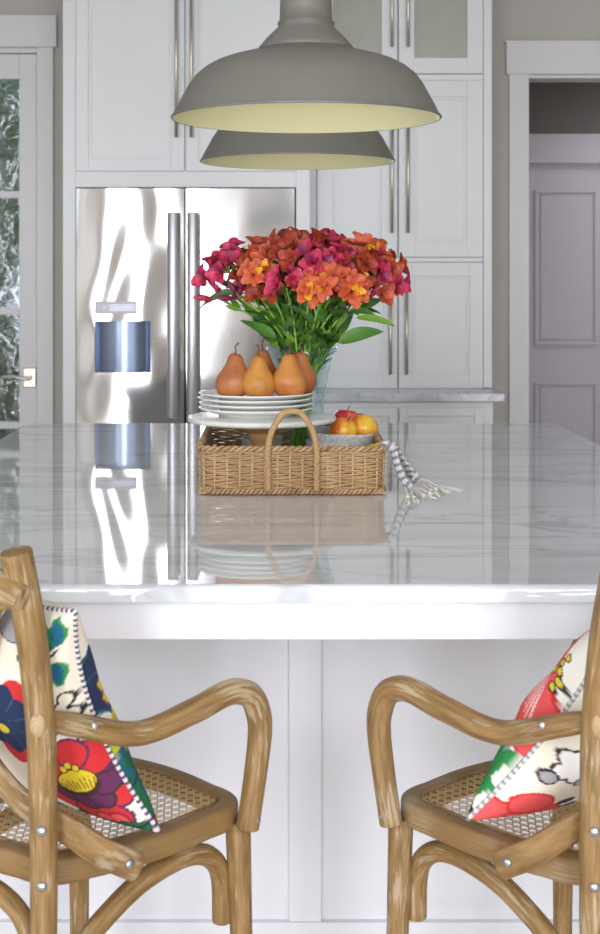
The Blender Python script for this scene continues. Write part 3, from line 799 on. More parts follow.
def petal(mb, az, length, width, open_, mi, curl=.3, base_r=.002, cup=.3):
    """petal growing along +z, leaning outward"""
    nL, nW = 7, 4; rows = []
    ca, sa = math.cos(az), math.sin(az)
    for i in range(nL+1):
        t = i/nL; 
        r = base_r+length*open_*(t**1.5)*(1+curl*t*t); z = length*(t-.28*open_*t*t-curl*.35*t**3*open_)
        w_ = width*.5*(.14+.86*math.sin(PI*min(1, .06+t*.82)**1.5)**.7)*(1 if t < 1 else .6)
        row = []
        for j in range(-nW//2, nW//2+1):
            s_ = j/(nW/2); d = cup*w_*(s_*s_)
            x = r-d*.9; y = s_*w_
            row.append((ca*x-sa*y, sa*x+ca*y, z+d*.35))
        rows.append(row)
    mb.grid(rows, mi)
def make_blossom(kind, seed):
    rnd = random.Random(seed); m = MB()
    cols = {'magenta': ['magenta','darkmagenta','magenta'], 'orange': ['orange','yellow','rust'], 'rust': ['rust','orange','rust'], 'pinkorange': ['magenta','orange','darkmagenta']}[kind]
    op = rnd.uniform(.46, .74)
    for k in range(3): petal(m, 2*PI*k/3+rnd.uniform(-.1,.1), .052*rnd.uniform(.9,1.1), .040, op, 0, .5, cup=.45)
    for k in range(3): petal(m, 2*PI*k/3+PI/3+rnd.uniform(-.1,.1), .050*rnd.uniform(.9,1.05), .026, op*.9, (1 if k < (1 + seed % 2) else 0), .4, .001)
    for k in range(5):
        a = rnd.uniform(0, 2*PI); m.tube([(0,0,.004), (.004*math.cos(a), .004*math.sin(a), .026), (.008*math.cos(a), .008*math.sin(a), .040)], .0007, 4, mi=2)
    me = m.build('blossom', [M[c_] for c_ in cols]); COL.objects.unlink(me); return me.data
def make_bud(kind, seed):
    m = MB(); m.lathe([(.001,0),(.004,.002),(.007,.012),(.0085,.022),(.006,.034),(.002,.041),(.0005,.042)], n=10)
    me = m.build('bud', [M[kind]]); COL.objects.unlink(me); return me.data
BLO = {k: [make_blossom(k, i*7+len(k)) for i in range(3)] for k in ('magenta', 'orange', 'rust', 'pinkorange')}
BUD = {'magenta': make_bud('magenta', 0), 'orange': make_bud('rust', 0), 'rust': make_bud('rust', 0), 'pinkorange': make_bud('darkmagenta', 0)}
def leaf_mesh(L, W, curl, seed, mat):
    rnd = random.Random(seed); rows = []; nL = 10
    for i in range(nL+1):
        t = i/nL; w_ = W*math.sin(PI*t**.75)**.8*.5 + .0006
        z = L*(t - .25*curl*t*t); y = L*curl*.75*t*t
        tw = .5*t*rnd.uniform(.9, 1.1)
        row = []
        for s_ in (-1, -.5, 0, .5, 1):
            dx = s_*w_; dy = abs(s_)*w_*.25
            row.append((dx*math.cos(tw)-dy*math.sin(tw), y+dx*math.sin(tw)-dy*math.cos(tw), z))
        rows.append(row)
    mb = MB(); mb.grid(rows); me = mb.build('leaf', mat); COL.objects.unlink(me); return me.data
LEAF = [leaf_mesh(.095, .030, .5, 1, M['leaf']), leaf_mesh(.115, .026, .8, 2, M['leaf2']), leaf_mesh(.085, .024, .3, 3, M['leaf3']), leaf_mesh(.13, .036, .55, 4, M['leaf']), leaf_mesh(.075, .012, .6, 5, M['leaf3'])]
def align(direction, roll=0):
    d = Vector(direction).normalized(); qd = Vector((0,0,1)).rotation_difference(d)
    return (qd.to_matrix() @ Matrix.Rotation(roll, 3, 'Z')).to_4x4()
def inst(name, data, parent, loc, direction, roll, sc=1):
    o = bpy.data.objects.new(name, data); COL.objects.link(o); o.parent = parent
    o.matrix_basis = Matrix.Translation(loc) @ align(direction, roll) @ Matrix.Scale(sc, 4); return o
heads = []
# (px, py, depth offset toward camera, kind)
front = [(203,268,.02,'magenta'),(222,250,.03,'magenta'),(236,272,.10,'rust'),(206,289,.06,'magenta'),(246,250,.08,'rust'),(252,263,.13,'orange'),
         (268,250,.12,'rust'),(283,276,.19,'magenta'),(280,238,.08,'rust'),(296,250,.14,'rust'),(311,280,.20,'orange'),(317,252,.17,'magenta'),(312,237,.10,'rust'),(318,238,.06,'magenta'),
         (331,278,.20,'orange'),(327,246,.10,'rust'),(343,256,.14,'magenta'),(346,246,.08,'magenta'),(352,268,.16,'rust'),(361,282,.17,'orange'),
         (366,252,.09,'rust'),(372,246,.05,'orange'),(384,264,.07,'magenta'),(397,262,.04,'rust'),(402,276,.04,'magenta'),(374,292,.11,'magenta'),(229,288,.12,'pinkorange'),
         (258,248,-.06,'rust'),(300,243,-.10,'orange'),(340,243,-.09,'pinkorange'),(230,258,-.08,'magenta'),(375,262,-.09,'rust'),(268,268,.02,'pinkorange'),(340,268,.03,'pinkorange'),(300,268,.05,'magenta'),(244,276,.05,'magenta'),(216,262,.09,'magenta'),(325,262,.12,'magenta'),(302,256,.04,'rust'),(386,250,.02,'rust'),(262,282,.10,'rust'),(350,282,.10,'pinkorange'),(386,284,.08,'rust'),(290,232,-.02,'rust'),(330,236,-.02,'magenta')]
names = {'magenta': 'magenta pink', 'orange': 'orange and yellow', 'rust': 'rusty orange', 'pinkorange': 'two tone pink and orange'}
def flower_label(px, dd, kind):
    side_ = 'left side' if px < 270 else ('middle' if px < 335 else 'right side')
    depth_ = 'back row' if dd < 0 else ('front row' if dd > .11 else 'second row')
    return names[kind]+' alstroemeria stem in the '+depth_+', '+side_+' of the bouquet'
special = {0: 'magenta alstroemeria at the far left edge of the bouquet', 3: 'low magenta alstroemeria buds at the lower left of the bouquet', 7: 'big round magenta alstroemeria head, front left of centre',
           10: 'orange flower with yellow throat at the front centre of the bouquet', 11: 'tall magenta pink head at the centre of the bouquet', 19: 'orange flower with large yellow throat at the right front of the bouquet', 23: 'flared rusty orange flower at the upper right edge of the bouquet',
           24: 'magenta flower at the far right edge of the bouquet', 25: 'small dark magenta bud cluster at the lower right of the bouquet', 12: 'rusty orange flower head at the very top of the bouquet', 26: 'low two tone pink and orange buds at the lower left front',
           4: 'rusty orange head next to the two left magenta heads', 14: 'orange and yellow flower just right of the front centre one'}
rnd = random.Random(11)
for idx, (px, py, dd, kind) in enumerate(front):
    D = VYc-dd; hp = Vector((X(px, D), D, Z(py, D)+.0)); 
    out = Vector((hp.x-VXc, hp.y-VYc, 0))
    root = Vector((VXc-out.x*.10+rnd.uniform(-.02,.02), VYc-out.y*.08+rnd.uniform(-.02,.02), BZ+.018))
    mouth = Vector((VXc+out.x*.24+rnd.uniform(-.008,.008), VYc+out.y*.24, 1.225))
    dirn = Vector((out.x*1.5, out.y*1.5-.04, .26)).normalized()
    node = hp-dirn*.045
    o = empty('alstroemeria', root); tag(o, special.get(idx, flower_label(px, dd, kind)), 'flower', 'alstroemeria stems in the vase')
    path = spline([root, (root+mouth)/2+Vector((0,0,0)), mouth, mouth*.5+node*.5+Vector((out.x*-.05, out.y*-.05, .012)), node], 7)
    m = MB(); m.tube([p-root for p in path], .0028, 6)
    # pedicels
    nb = rnd.choice([4, 4, 5]) if idx != 25 else 1
    small = idx in (3, 25, 26)
    ends = []
    for k in range(nb):
        if nb == 1: dv = dirn
        else:
            a = 2*PI*k/nb+rnd.uniform(-.3,.3); s1 = dirn.orthogonal().normalized(); s2 = dirn.cross(s1)
            dv = (dirn*.75+(s1*math.cos(a)+s2*math.sin(a))*.75+Vector((0,-.25,.1))).normalized()
        e = node+dv*rnd.uniform(.018,.030); ends.append((e, dv)); m.tube([node-root, e-root], .0016, 5)
    m.build('stem', M['stemgreen'], o)
    for e, dv in ends:
        if kind == 'orange' and dv.y < .2: dv = (dv+Vector((0,-.8,0))).normalized()
        if small or rnd.random() < .10: inst('bud', BUD[kind], o, e-root, dv, rnd.uniform(0, 6), rnd.uniform(.8,1.1))
        else: inst('blossom', rnd.choice(BLO[kind]), o, e-root, dv, rnd.uniform(0, 6), rnd.uniform(.66,.84))
    # leaves
    for k in range(rnd.choice([9, 10, 11])):
        t = rnd.uniform(.36, .97) if k % 4 else rnd.uniform(.42, .56); i_ = int(t*(len(path)-1)); p = path[i_]; tg = (path[min(i_+1, len(path)-1)]-path[i_-1]).normalized()
        a = rnd.uniform(0, 2*PI); side = Vector((math.cos(a), math.sin(a)-.35, 0)); 
        dl_ = (tg*.8+side*.55+Vector((out.x, out.y, 0))*.8).normalized() if t > .5 else (tg+side*.08).normalized()
        inst('leaf', rnd.choice(LEAF), o, p-root, dl_, rnd.uniform(0, 6), rnd.uniform(.6,.95)*(.85 if t > .85 else 1.0 if t > .5 else .7))
    if idx in (3,):
        inst('leaf', LEAF[1], o, Vector((X(236,3.5), 3.5, Z(292,3.5)))-root, (-1,-.1,-.05), .7, 1.0)
    if idx == 25:
        inst('leaf', LEAF[4], o, Vector((X(356,3.5), 3.5, Z(318,3.5)))-root, (1,-.1,.06), -.7, 1.5)
        inst('leaf', LEAF[3], o, Vector((X(338,3.48), 3.48, Z(343,3.48)))-root, (1,-.1,.5), -.6, 1.0)
    if idx == 26:
        inst('leaf', LEAF[3], o, Vector((X(276,3.48), 3.48, Z(338,3.48)))-root, (-1,-.1,.75), .5, .85)

# ------------------------------------------------------------------ towel over the basket rim
tw = empty('tea_towel', (X(386, 3.2), 3.2, 1.03)); tag(tw, 'grey and white striped tea towel with tassels hanging over the basket edge', 'towel')
T0 = Vector(tw.location)
def fold(name, ctr, w0, w1, mat, thick=.0035, n=10, wav=.006):
    c_ = spline([Vector(c)-T0 for c in ctr], n); k = len(c_); rows = []; L = [0]
    for i in range(1, k): L.append(L[-1]+(c_[i]-c_[i-1]).length)
    for i in range(k):
        t = i/(k-1); tg = (c_[min(i+1, k-1)]-c_[max(i-1, 0)]).normalized()
        sd = tg.cross(Vector((0,-.35,1)).normalized()); 
        if sd.length < .1: sd = Vector((0,1,0))
        sd.normalize(); nr = sd.cross(tg).normalized(); w = w0+(w1-w0)*t
        ring = []
        for j in range(13): 
            s_ = j/6-1; ring.append(c_[i]+sd*(s_*w)+nr*(thick+wav*math.cos(s_*5+t*2)))
        for j in range(12, -1, -1):
            s_ = j/6-1; ring.append(c_[i]+sd*(s_*w)+nr*(-thick*.3+wav*math.cos(s_*5+t*2)))
        rows.append(ring)
    mb = MB(); mb.grid(rows, 0, True, uvs=lambda i, j: (j/26, L[min(i, k-1)]))
    b0 = len(mb.v)-k*26; mb.face(list(range(b0+25, b0-1, -1)), None, 0); mb.face(list(range(b0+(k-1)*26, b0+k*26)), None, 0)
    return mb.build(name, mat, tw), c_
def W(px, py, D): return (X(px, D), D, Z(py, D))
fold('yellow_end', [W(366, 449, 3.20), W(373, 446.5, 3.19), W(380, 445, 3.18), W(383, 444.5, 3.18)], .006, .012, M['towelyellow'], wav=.002)
_, ca = fold('back_fold', [W(382, 444.5, 3.19), W(391, 445, 3.20), W(397, 451, 3.21), W(404, 462, 3.22), W(411, 473, 3.23), W(417, 481, 3.23)], .013, .023, M['towel'])
_, cb = fold('front_fold', [W(380, 445, 3.16), W(389, 446, 3.16), W(394, 453, 3.16), W(398, 467, 3.155), W(403, 480, 3.15), W(410, 490, 3.15)], .007, .012, M['towel'])
rt = random.Random(5)
def tassel(a, b_, tip):
    a, b_, tip = Vector(a)-T0, Vector(b_)-T0, Vector(tip)-T0
    mb = MB()
    for s_ in range(3):
        o_ = Vector((rt.uniform(-.002,.002), rt.uniform(-.002,.002), rt.uniform(-.001,.002)))
        mb.tube(spline([a+o_, (a+b_)/2+o_+Vector((0,0,.004)), b_], 5), .0016, 5)
    ico = [(.0005,-.006),(.004,-.004),(.006,0),(.004,.004),(.0005,.006)]
    mb.lathe(ico, c=b_, n=8)
    d = (tip-b_)
    for s_ in range(7):
        e = b_+d*rt.uniform(.7,1.1)+Vector((rt.uniform(-.008,.008), rt.uniform(-.012,.012), rt.uniform(-.001,.003)))
        mb.tube([b_, (b_+e)/2+Vector((0,0,.003)), e], .0009, 4)
    mb.build('tassel', M['tassel'], tw)
zc = .927
for (ax, ay, aD, bx_, by_, tx, ty, tD) in [
    (410,489,3.15, 424,496, 434,499,3.13), (407,489,3.15, 414,498, 418,504,3.06), (411,488,3.16, 430,494, 440,494,3.17), (404,486,3.15, 408,498, 407,505,3.04),
    (416,480,3.23, 436,490, 447,493,3.20), (417,478,3.24, 440,488, 455,489,3.24), (418,478,3.24, 443,490, 460,491,3.22), (415,482,3.22, 431,491, 441,497,3.13), (413,476,3.25, 430,486, 445,487,3.27)]:
    def onc(px, py): D = F*(CZ-zc)/(py-VY); return (X(px, D), D, zc)
    tassel(W(ax, ay, aD), onc(bx_, by_), onc(tx, ty))

# ------------------------------------------------------------------ chairs
SZ = .473; SB = .430
def seat_outline(n=12):
    # rounded trapezoid, chair local, +y is front
    c = [(.178,-.187,.08), (.240,.250,.115), (-.240,.250,.115), (-.178,-.187,.08)]
    pts = []
    k = len(c)
    for i in range(k):
        p = Vector(c[i][:2]); a = Vector(c[i-1][:2])-p; b = Vector(c[(i+1) % k][:2])-p; a.normalize(); b.normalize()
        r = c[i][2]
        p0 = p+a*r; p2 = p+b*r
        for t in range(n+1):
            t /= n; pts.append(p0*(1-t)**2+p*2*t*(1-t)+p2*t*t)
    # bow the long sides
    out = []
    for i in range(len(pts)):
        p = pts[i]; q_ = pts[(i+1) % len(pts)]; out.append(p)
        if (q_-p).length > .1:
            for t in range(1, 12):
                t /= 12; mid = p.lerp(q_, t); nn = Vector(((q_-p).y, -(q_-p).x)).normalized(); out.append(mid+nn*.014*math.sin(PI*t))
    return out
OUT = seat_outline()
def offset(poly, d):
    res = []; k = len(poly)
    for i in range(k):
        t = (poly[(i+1) % k]-poly[i-1]).normalized(); n = Vector((-t.y, t.x)); res.append(poly[i]+n*d)
    return res
def orient(poly):
    a = sum(poly[i-1].x*poly[i].y-poly[i].x*poly[i-1].y for i in range(len(poly)))
    return poly if a > 0 else poly[::-1]
OUT = orient(OUT)
def ring_section():
    pts = []
    w, h, r = .0185, .0215, .008
    for (cx_, cy_, a0) in ((w-r, h-r, 0), (-w+r, h-r, 90), (-w+r, -h+r, 180), (w-r, -h+r, 270)):
        for i in range(4): a = R(a0+90*i/3); pts.append((cx_+r*math.cos(a), cy_+r*math.sin(a)))
    return pts
def clip_line(poly, p, d):
    ts = []; k = len(poly)
    for i in range(k):
        a, b = poly[i], poly[(i+1) % k]; e = b-a; den = d.x*e.y-d.y*e.x
        if abs(den) < 1e-9: continue
        w = a-p; t = (w.x*e.y-w.y*e.x)/den; s = (w.x*d.y-w.y*d.x)/den
        if 0 <= s < 1: ts.append(t)
    return (min(ts), max(ts)) if len(ts) >= 2 else None
CS = .87; FZ = -.182/.87
def make_chair(loc, rz, label):
    o = empty('bentwood_armchair', loc, rz); o.scale = (CS,)*3; tag(o, label, 'chair', 'bentwood armchairs at the island')
    # seat ring
    mid = offset(OUT, .0185); m = MB()
    m.tube([(p.x, p.y, (SZ+SB)/2) for p in mid], 1, section=ring_section(), closed=True, up=(0,0,1))
    seat = m.build('seat_frame', M['wood'], o)
    # cane
    inner = offset(OUT, .034); c = MB(); zc_ = SZ-.005
    def ribbon(p, d, w, z, amp, ph):
        r = clip_line(inner, p, d)
        if not r or r[1]-r[0] < .01: return
        nrm = Vector((-d.y, d.x)); n = max(2, int((r[1]-r[0])/.03)); rows = []
        for i in range(n+1):
            q_ = p+d*(r[0]+(r[1]-r[0])*i/n); zz = z-.010*max(0, 1-((q_.x/.17)**2+((q_.y-.03)/.18)**2))
            rows.append([(q_.x-nrm.x*w, q_.y-nrm.y*w, zz), (q_.x, q_.y, zz+.0002), (q_.x+nrm.x*w, q_.y+nrm.y*w, zz)])
        c.grid(rows)
    sp = .0185
    for i in range(-16, 17):
        for e in (-.0024, .0024):
            ribbon(Vector((i*sp+e, 0)), Vector((0,1)), .0011, zc_, 0, 0)
            ribbon(Vector((0, .03+i*sp+e)), Vector((1,0)), .0011, zc_+.0002, 0, 0)
    dg = Vector((1,1)).normalized(); dg2 = Vector((1,-1)).normalized()
    for i in range(-30, 31):
        ribbon(Vector((i*sp+sp/2, .03)), dg, .0010, zc_+.0004, 0, 0); ribbon(Vector((i*sp+sp/2, .03)), dg2, .0011, zc_+.0006, 0, 0)
    cane = c.build('cane_seat', M['seatdark'], o)
    # outer spline bead round the cane
    b = MB(); b.tube([(p.x, p.y, SZ-.001) for p in offset(OUT, .0385)], .0022, 6, closed=True); b.build('cane_border', M['wood'], cane)
    for s in (-1, 1):
        # back post, one piece with the rear leg
        ctrl = [(.206,-.285,FZ), (.202,-.262,0), (.196,-.228,.20), (.193,-.212,.36), (.192,-.209,.47), (.191,-.210,.60), (.190,-.214,.71), (.190,-.232,.85), (.190,-.262,.985)]
        rr = [.016,.018,.020,.0215,.0215,.0225,.0235,.0245,.025]
        m = MB(); m.tube([(s*p.x, p.y, p.z) for p in spline(ctrl, 8)], lerp_list(rr, 8), 20)
        post = m.build('back_post', M['wood'], o, bevel=.003)
        for z, y in ((.548,-.2095), (.462,-.209)):
            m = MB(); ax = Vector((s*.68, -.73, 0)).normalized(); dome(m, Vector((s*.192, y, z))+ax*.020, ax, .0085, .006)
            m.build('bolt', M['bolt'], post)
        # front leg
        m = MB(); m.tube(spline([(s*.226,.228,FZ), (s*.222,.222,0), (s*.219,.218,.2), (s*.215,.212,.44)], 6), lerp_list([.0155,.0175,.0195,.023], 6), 18); m.build('front_leg', M['wood'], o)
        # arm
        arm = [(.188,-.225,.712),(.190,-.190,.706),(.1935,-.15,.692),(.207,-.024,.650),(.2327,.082,.668),(.247,.155,.686),(.257,.197,.674),(.262,.214,.640),(.262,.218,.60),(.255,.212,.52),(.249,.200,.437)]
        m = MB(); m.tube([(s*p.x, p.y, p.z) for p in spline(arm, 8)], lerp_list([.012,.0165,.019,.0205,.0215,.022,.0225,.0225,.0215,.0205,.0205], 8), 18)
        a = m.build('arm', M['wood'], o, bevel=.003)
        m = MB(); ax = Vector((s*.62,-.76,.05)).normalized(); c0 = Vector((s*.190,-.214,.712))+ax*.0215
        t1 = Vector((0,0,1)); t2 = ax.cross(t1).normalized(); rows = []
        for k, (rr_, hh) in enumerate([(1,-.006),(1,.001),(.92,.003),(.001,.0035)]): rows.append([c0+ax*hh+t1*(math.cos(2*PI*j/20)*.019*rr_)+t2*(math.sin(2*PI*j/20)*.0115*rr_) for j in range(20)])
        m.grid(rows, 0, True); m.build('arm_tenon', M['woodlight'], a)
        m = MB(); dome(m, (s*.2125,-.124,.687), (s*.8,-.6,.1), .0075, .004); m.build('bolt', M['bolt'], a)
        m = MB(); dome(m, (s*.266,.207,.455), (s*1,.15,0), .0075, .006); m.build('bolt', M['bolt'], a)
        # side hoop
        hp_ = [(.186,-.205,.13),(.187,-.192,.20),(.189,-.165,.28),(.190,-.12,.335),(.190,-.07,.365),(.190,0,.392),(.190,.08,.403),(.189,.135,.397),(.188,.175,.375),(.187,.198,.335),(.186,.203,.255)]
        m = MB(); m.tube([(s*p.x, p.y, p.z) for p in spline(hp_, 8)], lerp_list([.012,.014,.016,.0175,.0175,.018,.0185,.0185,.0185,.0185,.0185], 8), 16); m.build('side_hoop', M['wood'], o, bevel=.002)
        # cross strap, from the opposite post top to the outside of the seat side
        stp = [(-.178,-.247,.915),(-.14,-.262,.905),(-.09,-.243-.007*s,.855),(-.035,-.215-.007*s,.745),(.03,-.200-.007*s,.632),(.10,-.190,.566),(.165,-.183,.549),(.205,-.158,.523),(.232,-.12,.488),(.240,-.072,.458),(.242,-.052,.446)]
        sec = [(x*1.0, y*1.0) for x, y in [(.0235,.0),(.0225,.0045),(.019,.006),(0,.0065),(-.019,.006),(-.0225,.0045),(-.0235,0),(-.0225,-.0045),(-.019,-.006),(0,-.0065),(.019,-.006),(.0225,-.0045)]]
        P = spline(stp, 8); m = MB(); k = len(P); rows = []; L = [0]
        for i in range(k):
            p = P[i]; tg = (P[min(i+1, k-1)]-P[max(i-1, 0)]).normalized()
            # wide face looks outwards horizontally
            side_ = Vector((tg.y, -tg.x, 0)); 
            f = i/(k-1); want = Vector((0,-1,0)).lerp(Vector((1,-.1,0)), max(0, min(1, (f-.55)/.4)))
            nn = (want-tg*want.dot(tg)).normalized(); bb = tg.cross(nn).normalized()
            sc = 1 if 2 < i < k-3 else (.85 if i in (1, 2, k-2, k-3) else .55)
            row = [p+bb*(x*sc)+nn*y for x, y in sec]
            rows.append([(s*v.x, v.y, v.z) for v in row])
            if i: L.append(L[-1]+(P[i]-P[i-1]).length)
        L.append(L[-1]); ns = len(sec)
        m.grid(rows, 0, True, uvs=lambda i, j: (j/ns*.1, L[min(i, k)]))
        m.face(list(range(ns-1, -1, -1)), None, 0, False); m.face(list(range((k-1)*ns, k*ns)), None, 0, False)
        sb = m.build('cross_strap', M['wood'], o)
        m = MB(); dome(m, (s*.2475,-.078,.462), (s*1,-.1,0), .0085, .005); m.build('bolt', M['bolt'], sb)
    # front and rear hoops
    for y, nm in ((-.205, 'rear_hoop'),):
        pr = [(.185,.15),(.178,.25),(.163,.335),(.135,.385),(.08,.408),(0,.412)]; full = [(-a, y, z) for a, z in pr]+[(a, y, z) for a, z in pr[-2::-1]]
        m = MB(); m.tube(spline(full, 7), .0165, 14); m.build(nm, M['wood'], o)
    # low stretchers between the legs
    zf = .02
    for a, b in (((-.222,.222,zf), (.222,.222,zf)), ((-.203,-.262,zf+.05), (.203,-.262,zf+.05)), ((-.222,.222,zf+.03), (-.203,-.262,zf+.03)), ((.222,.222,zf+.03), (.203,-.262,zf+.03))):
        m = MB(); m.tube([a, b], .011, 12); m.build('stretcher', M['wood'], o)
    # crest rail
    cr = [(-.215,-.268,.915),(-.185,-.272,.925),(-.11,-.288,.945),(0,-.296,.955),(.11,-.288,.945),(.185,-.272,.925),(.215,-.268,.915)]
    m = MB(); m.tube(spline(cr, 8), lerp_list([.019,.024,.024,.024,.024,.024,.019], 8), 18); m.build('crest_rail', M['wood'], o, bevel=.003)
    return o
LC = make_chair((-.378*CS, 2.469*CS, .182), R(-41), 'weathered bentwood armchair at the left, holding the cushion with blue and red flowers')
RC = make_chair((.514*CS, 2.465*CS, .182), R(37), 'weathered bentwood armchair at the right, holding the cushion with a green leaf')

# ------------------------------------------------------------------ cushions with a printed linen cover
def cushion(name, center, xax, yax, side, sidey, thick, paint_front, paint_back, label, pip, conc=.24, concy=.05, sq=.5):
    """xax: along the width, yax: up the cushion; front face = xax x yax side"""
    xax = Vector(xax).normalized(); yax = Vector(yax).normalized(); nax = xax.cross(yax).normalized()
    n = 190; u = np.linspace(-1, 1, n); U, V = np.meshgrid(u, u)
    h = side/2; hy = sidey/2
    cx_ = U*(1-conc*(1-V**2)*np.abs(U)**1.5)*h; cy_ = V*(1-concy*(1-U**4)*np.abs(V)**1.5)*hy
    T = thick*np.power(np.clip((1-U**2), 0, 1)*np.clip((1-V**2), 0, 1), .38)
    T = T*(1+.05*np.sin(5*U+3*V)+.04*np.sin(9*V-4*U+1))
    verts = []; cols = []
    Xa, Ya, Na = np.array(xax), np.array(yax), np.array(nax)
    for sgn, paint in ((1, paint_front), (-1, paint_back)):
        P = cx_[..., None]*Xa+cy_[..., None]*Ya+(sgn*T)[..., None]*Na
        verts.append(P.reshape(-1, 3)); cols.append(paint(U, V).reshape(-1, 3))
    vv = np.concatenate(verts); cc = np.concatenate(cols)
    idx = np.arange(n*n).reshape(n, n); a = idx[:-1, :-1].ravel(); b = idx[:-1, 1:].ravel(); c = idx[1:, 1:].ravel(); d = idx[1:, :-1].ravel()
    f1 = np.stack([a, b, c, d], 1); f2 = np.stack([d, c, b, a], 1)+n*n
    me = bpy.data.meshes.new(name); me.from_pydata(vv.tolist(), [], np.concatenate([f1, f2]).tolist())
    me.polygons.foreach_set('use_smooth', [True]*len(me.polygons)); me.materials.append(M['print'])
    ca = me.color_attributes.new('print', 'FLOAT_COLOR', 'POINT')
    lc = np.where(cc <= .04045, cc/12.92, ((cc+.055)/1.055)**2.4)
    ca.data.foreach_set('color', np.concatenate([lc, np.ones((len(lc), 1))], 1).astype(np.float32).ravel())
    o = bpy.data.objects.new(name, me); COL.objects.link(o); o.location = center; me.update()
    tag(o, label, 'cushion', 'floral cushions on the chairs')
    edge = [(x, -1) for x in np.linspace(-1, 1, 40)[:-1]]+[(1, y) for y in np.linspace(-1, 1, 40)[:-1]]+[(x, 1) for x in np.linspace(1, -1, 40)[:-1]]+[(-1, y) for y in np.linspace(1, -1, 40)[:-1]]
    path = []
    for (x, y) in edge:
        ex = x*(1-conc*(1-y**2)*abs(x)**1.5)*h; ey = y*(1-concy*(1-x**4)*abs(y)**1.5)*hy
        path.append(xax*ex+yax*ey)
    m = MB(); m.tube(path, .0036, 8, closed=True, up=tuple(nax)); m.build('piping', M[pip], o)
    return o, (xax, yax, nax, h, conc)
CREAM = np.array([240,232,214])/255
def rgb(*c): return np.array(c)/255
def paintbase(U, V, base=CREAM): return np.broadcast_to(base, U.shape+(3,)).copy()
def put(img, mask, col): img[mask] = col
def flower(img, U, V, cx_, cy_, r, npet, col, edge=None, ecol=None, rot=0, depth=.25, center=None, cr=.2):
    dx, dy = U-cx_, V-cy_; rr = np.hypot(dx, dy); th = np.arctan2(dy, dx)+rot
    lim = r*(1-depth+depth*np.abs(np.cos(npet*th/2)))
    if ecol is not None: put(img, rr < lim+.025, ecol)
    put(img, rr < lim, col)
    if edge is not None: put(img, (rr < lim*.98) & (np.abs(np.sin(npet*th/2+PI/2)) < .10) & (rr > r*.15), edge)
    if center is not None: put(img, rr < r*cr, center)
def leafp(img, U, V, x0, y0, x1, y1, w, col, edge=None, vein=None, e=.02):
    L = math.hypot(x1-x0, y1-y0); dx, dy = (x1-x0)/L, (y1-y0)/L
    t = ((U-x0)*dx+(V-y0)*dy)/L; s = -(U-x0)*dy+(V-y0)*dx
    prof = w*np.sin(PI*np.clip(t, 0, 1)**.8)
    if edge is not None: put(img, (np.abs(s) < prof+e) & (t > -.02) & (t < 1.04), edge)
    put(img, (np.abs(s) < prof) & (t > 0) & (t < 1), col)
    if vein is not None: put(img, (np.abs(s) < .010) & (t > 0) & (t < .95), vein)
def blob(img, U, V, x, y, rx, ry, col, edge=None, e=.018, rot=0):
    c_, s_ = math.cos(rot), math.sin(rot); a = (U-x)*c_+(V-y)*s_; b = -(U-x)*s_+(V-y)*c_
    if edge is not None: put(img, (a/(rx+e))**2+(b/(ry+e))**2 < 1, edge)
    put(img, (a/rx)**2+(b/ry)**2 < 1, col)
RED = rgb(206,44,48); DRED = rgb(150,28,50); PURP = rgb(98,40,84); NAVY = rgb(28,44,80); TEAL = rgb(20,92,128); GREEN = rgb(44,140,72); DGREEN = rgb(20,98,62)
YEL = rgb(226,196,44); BRN = rgb(60,40,40); GREY = rgb(168,166,170); BLK = rgb(40,36,44); CORAL = rgb(232,86,84); LIME = rgb(196,200,60)
def squiggle(img, U, V, pts, r, edge=BLK, fill=None, e=.018):
    for x, y in pts: put(img, np.hypot(U-x, V-y) < r+e, edge)
    for x, y in pts: put(img, np.hypot(U-x, V-y) < r, CREAM if fill is None else fill)
def fill_random(img, U, V, seed, n, keep):
    """small motifs over the parts of the cloth away from the big ones"""
    r = random.Random(seed)
    for _ in range(n):
        x, y = r.uniform(-.9, .9), r.uniform(-.9, .9)
        if any(math.hypot(x-a, y-b) < c for a, b, c in keep): continue
        k = r.choice([0, 1, 2])
        if k == 0: flower(img, U, V, x, y, .17, 6, r.choice([RED, CORAL, PURP]), DRED, BLK, r.uniform(0, 3), .3, YEL)
        elif k == 1:
            a = r.uniform(0, 6.3); leafp(img, U, V, x, y, x+.3*math.cos(a), y+.3*math.sin(a), .07, GREEN, DGREEN, BLK)
        else:
            a = r.uniform(0, 6.3); leafp(img, U, V, x, y, x+.22*math.cos(a), y+.22*math.sin(a), .05, TEAL, GREEN)
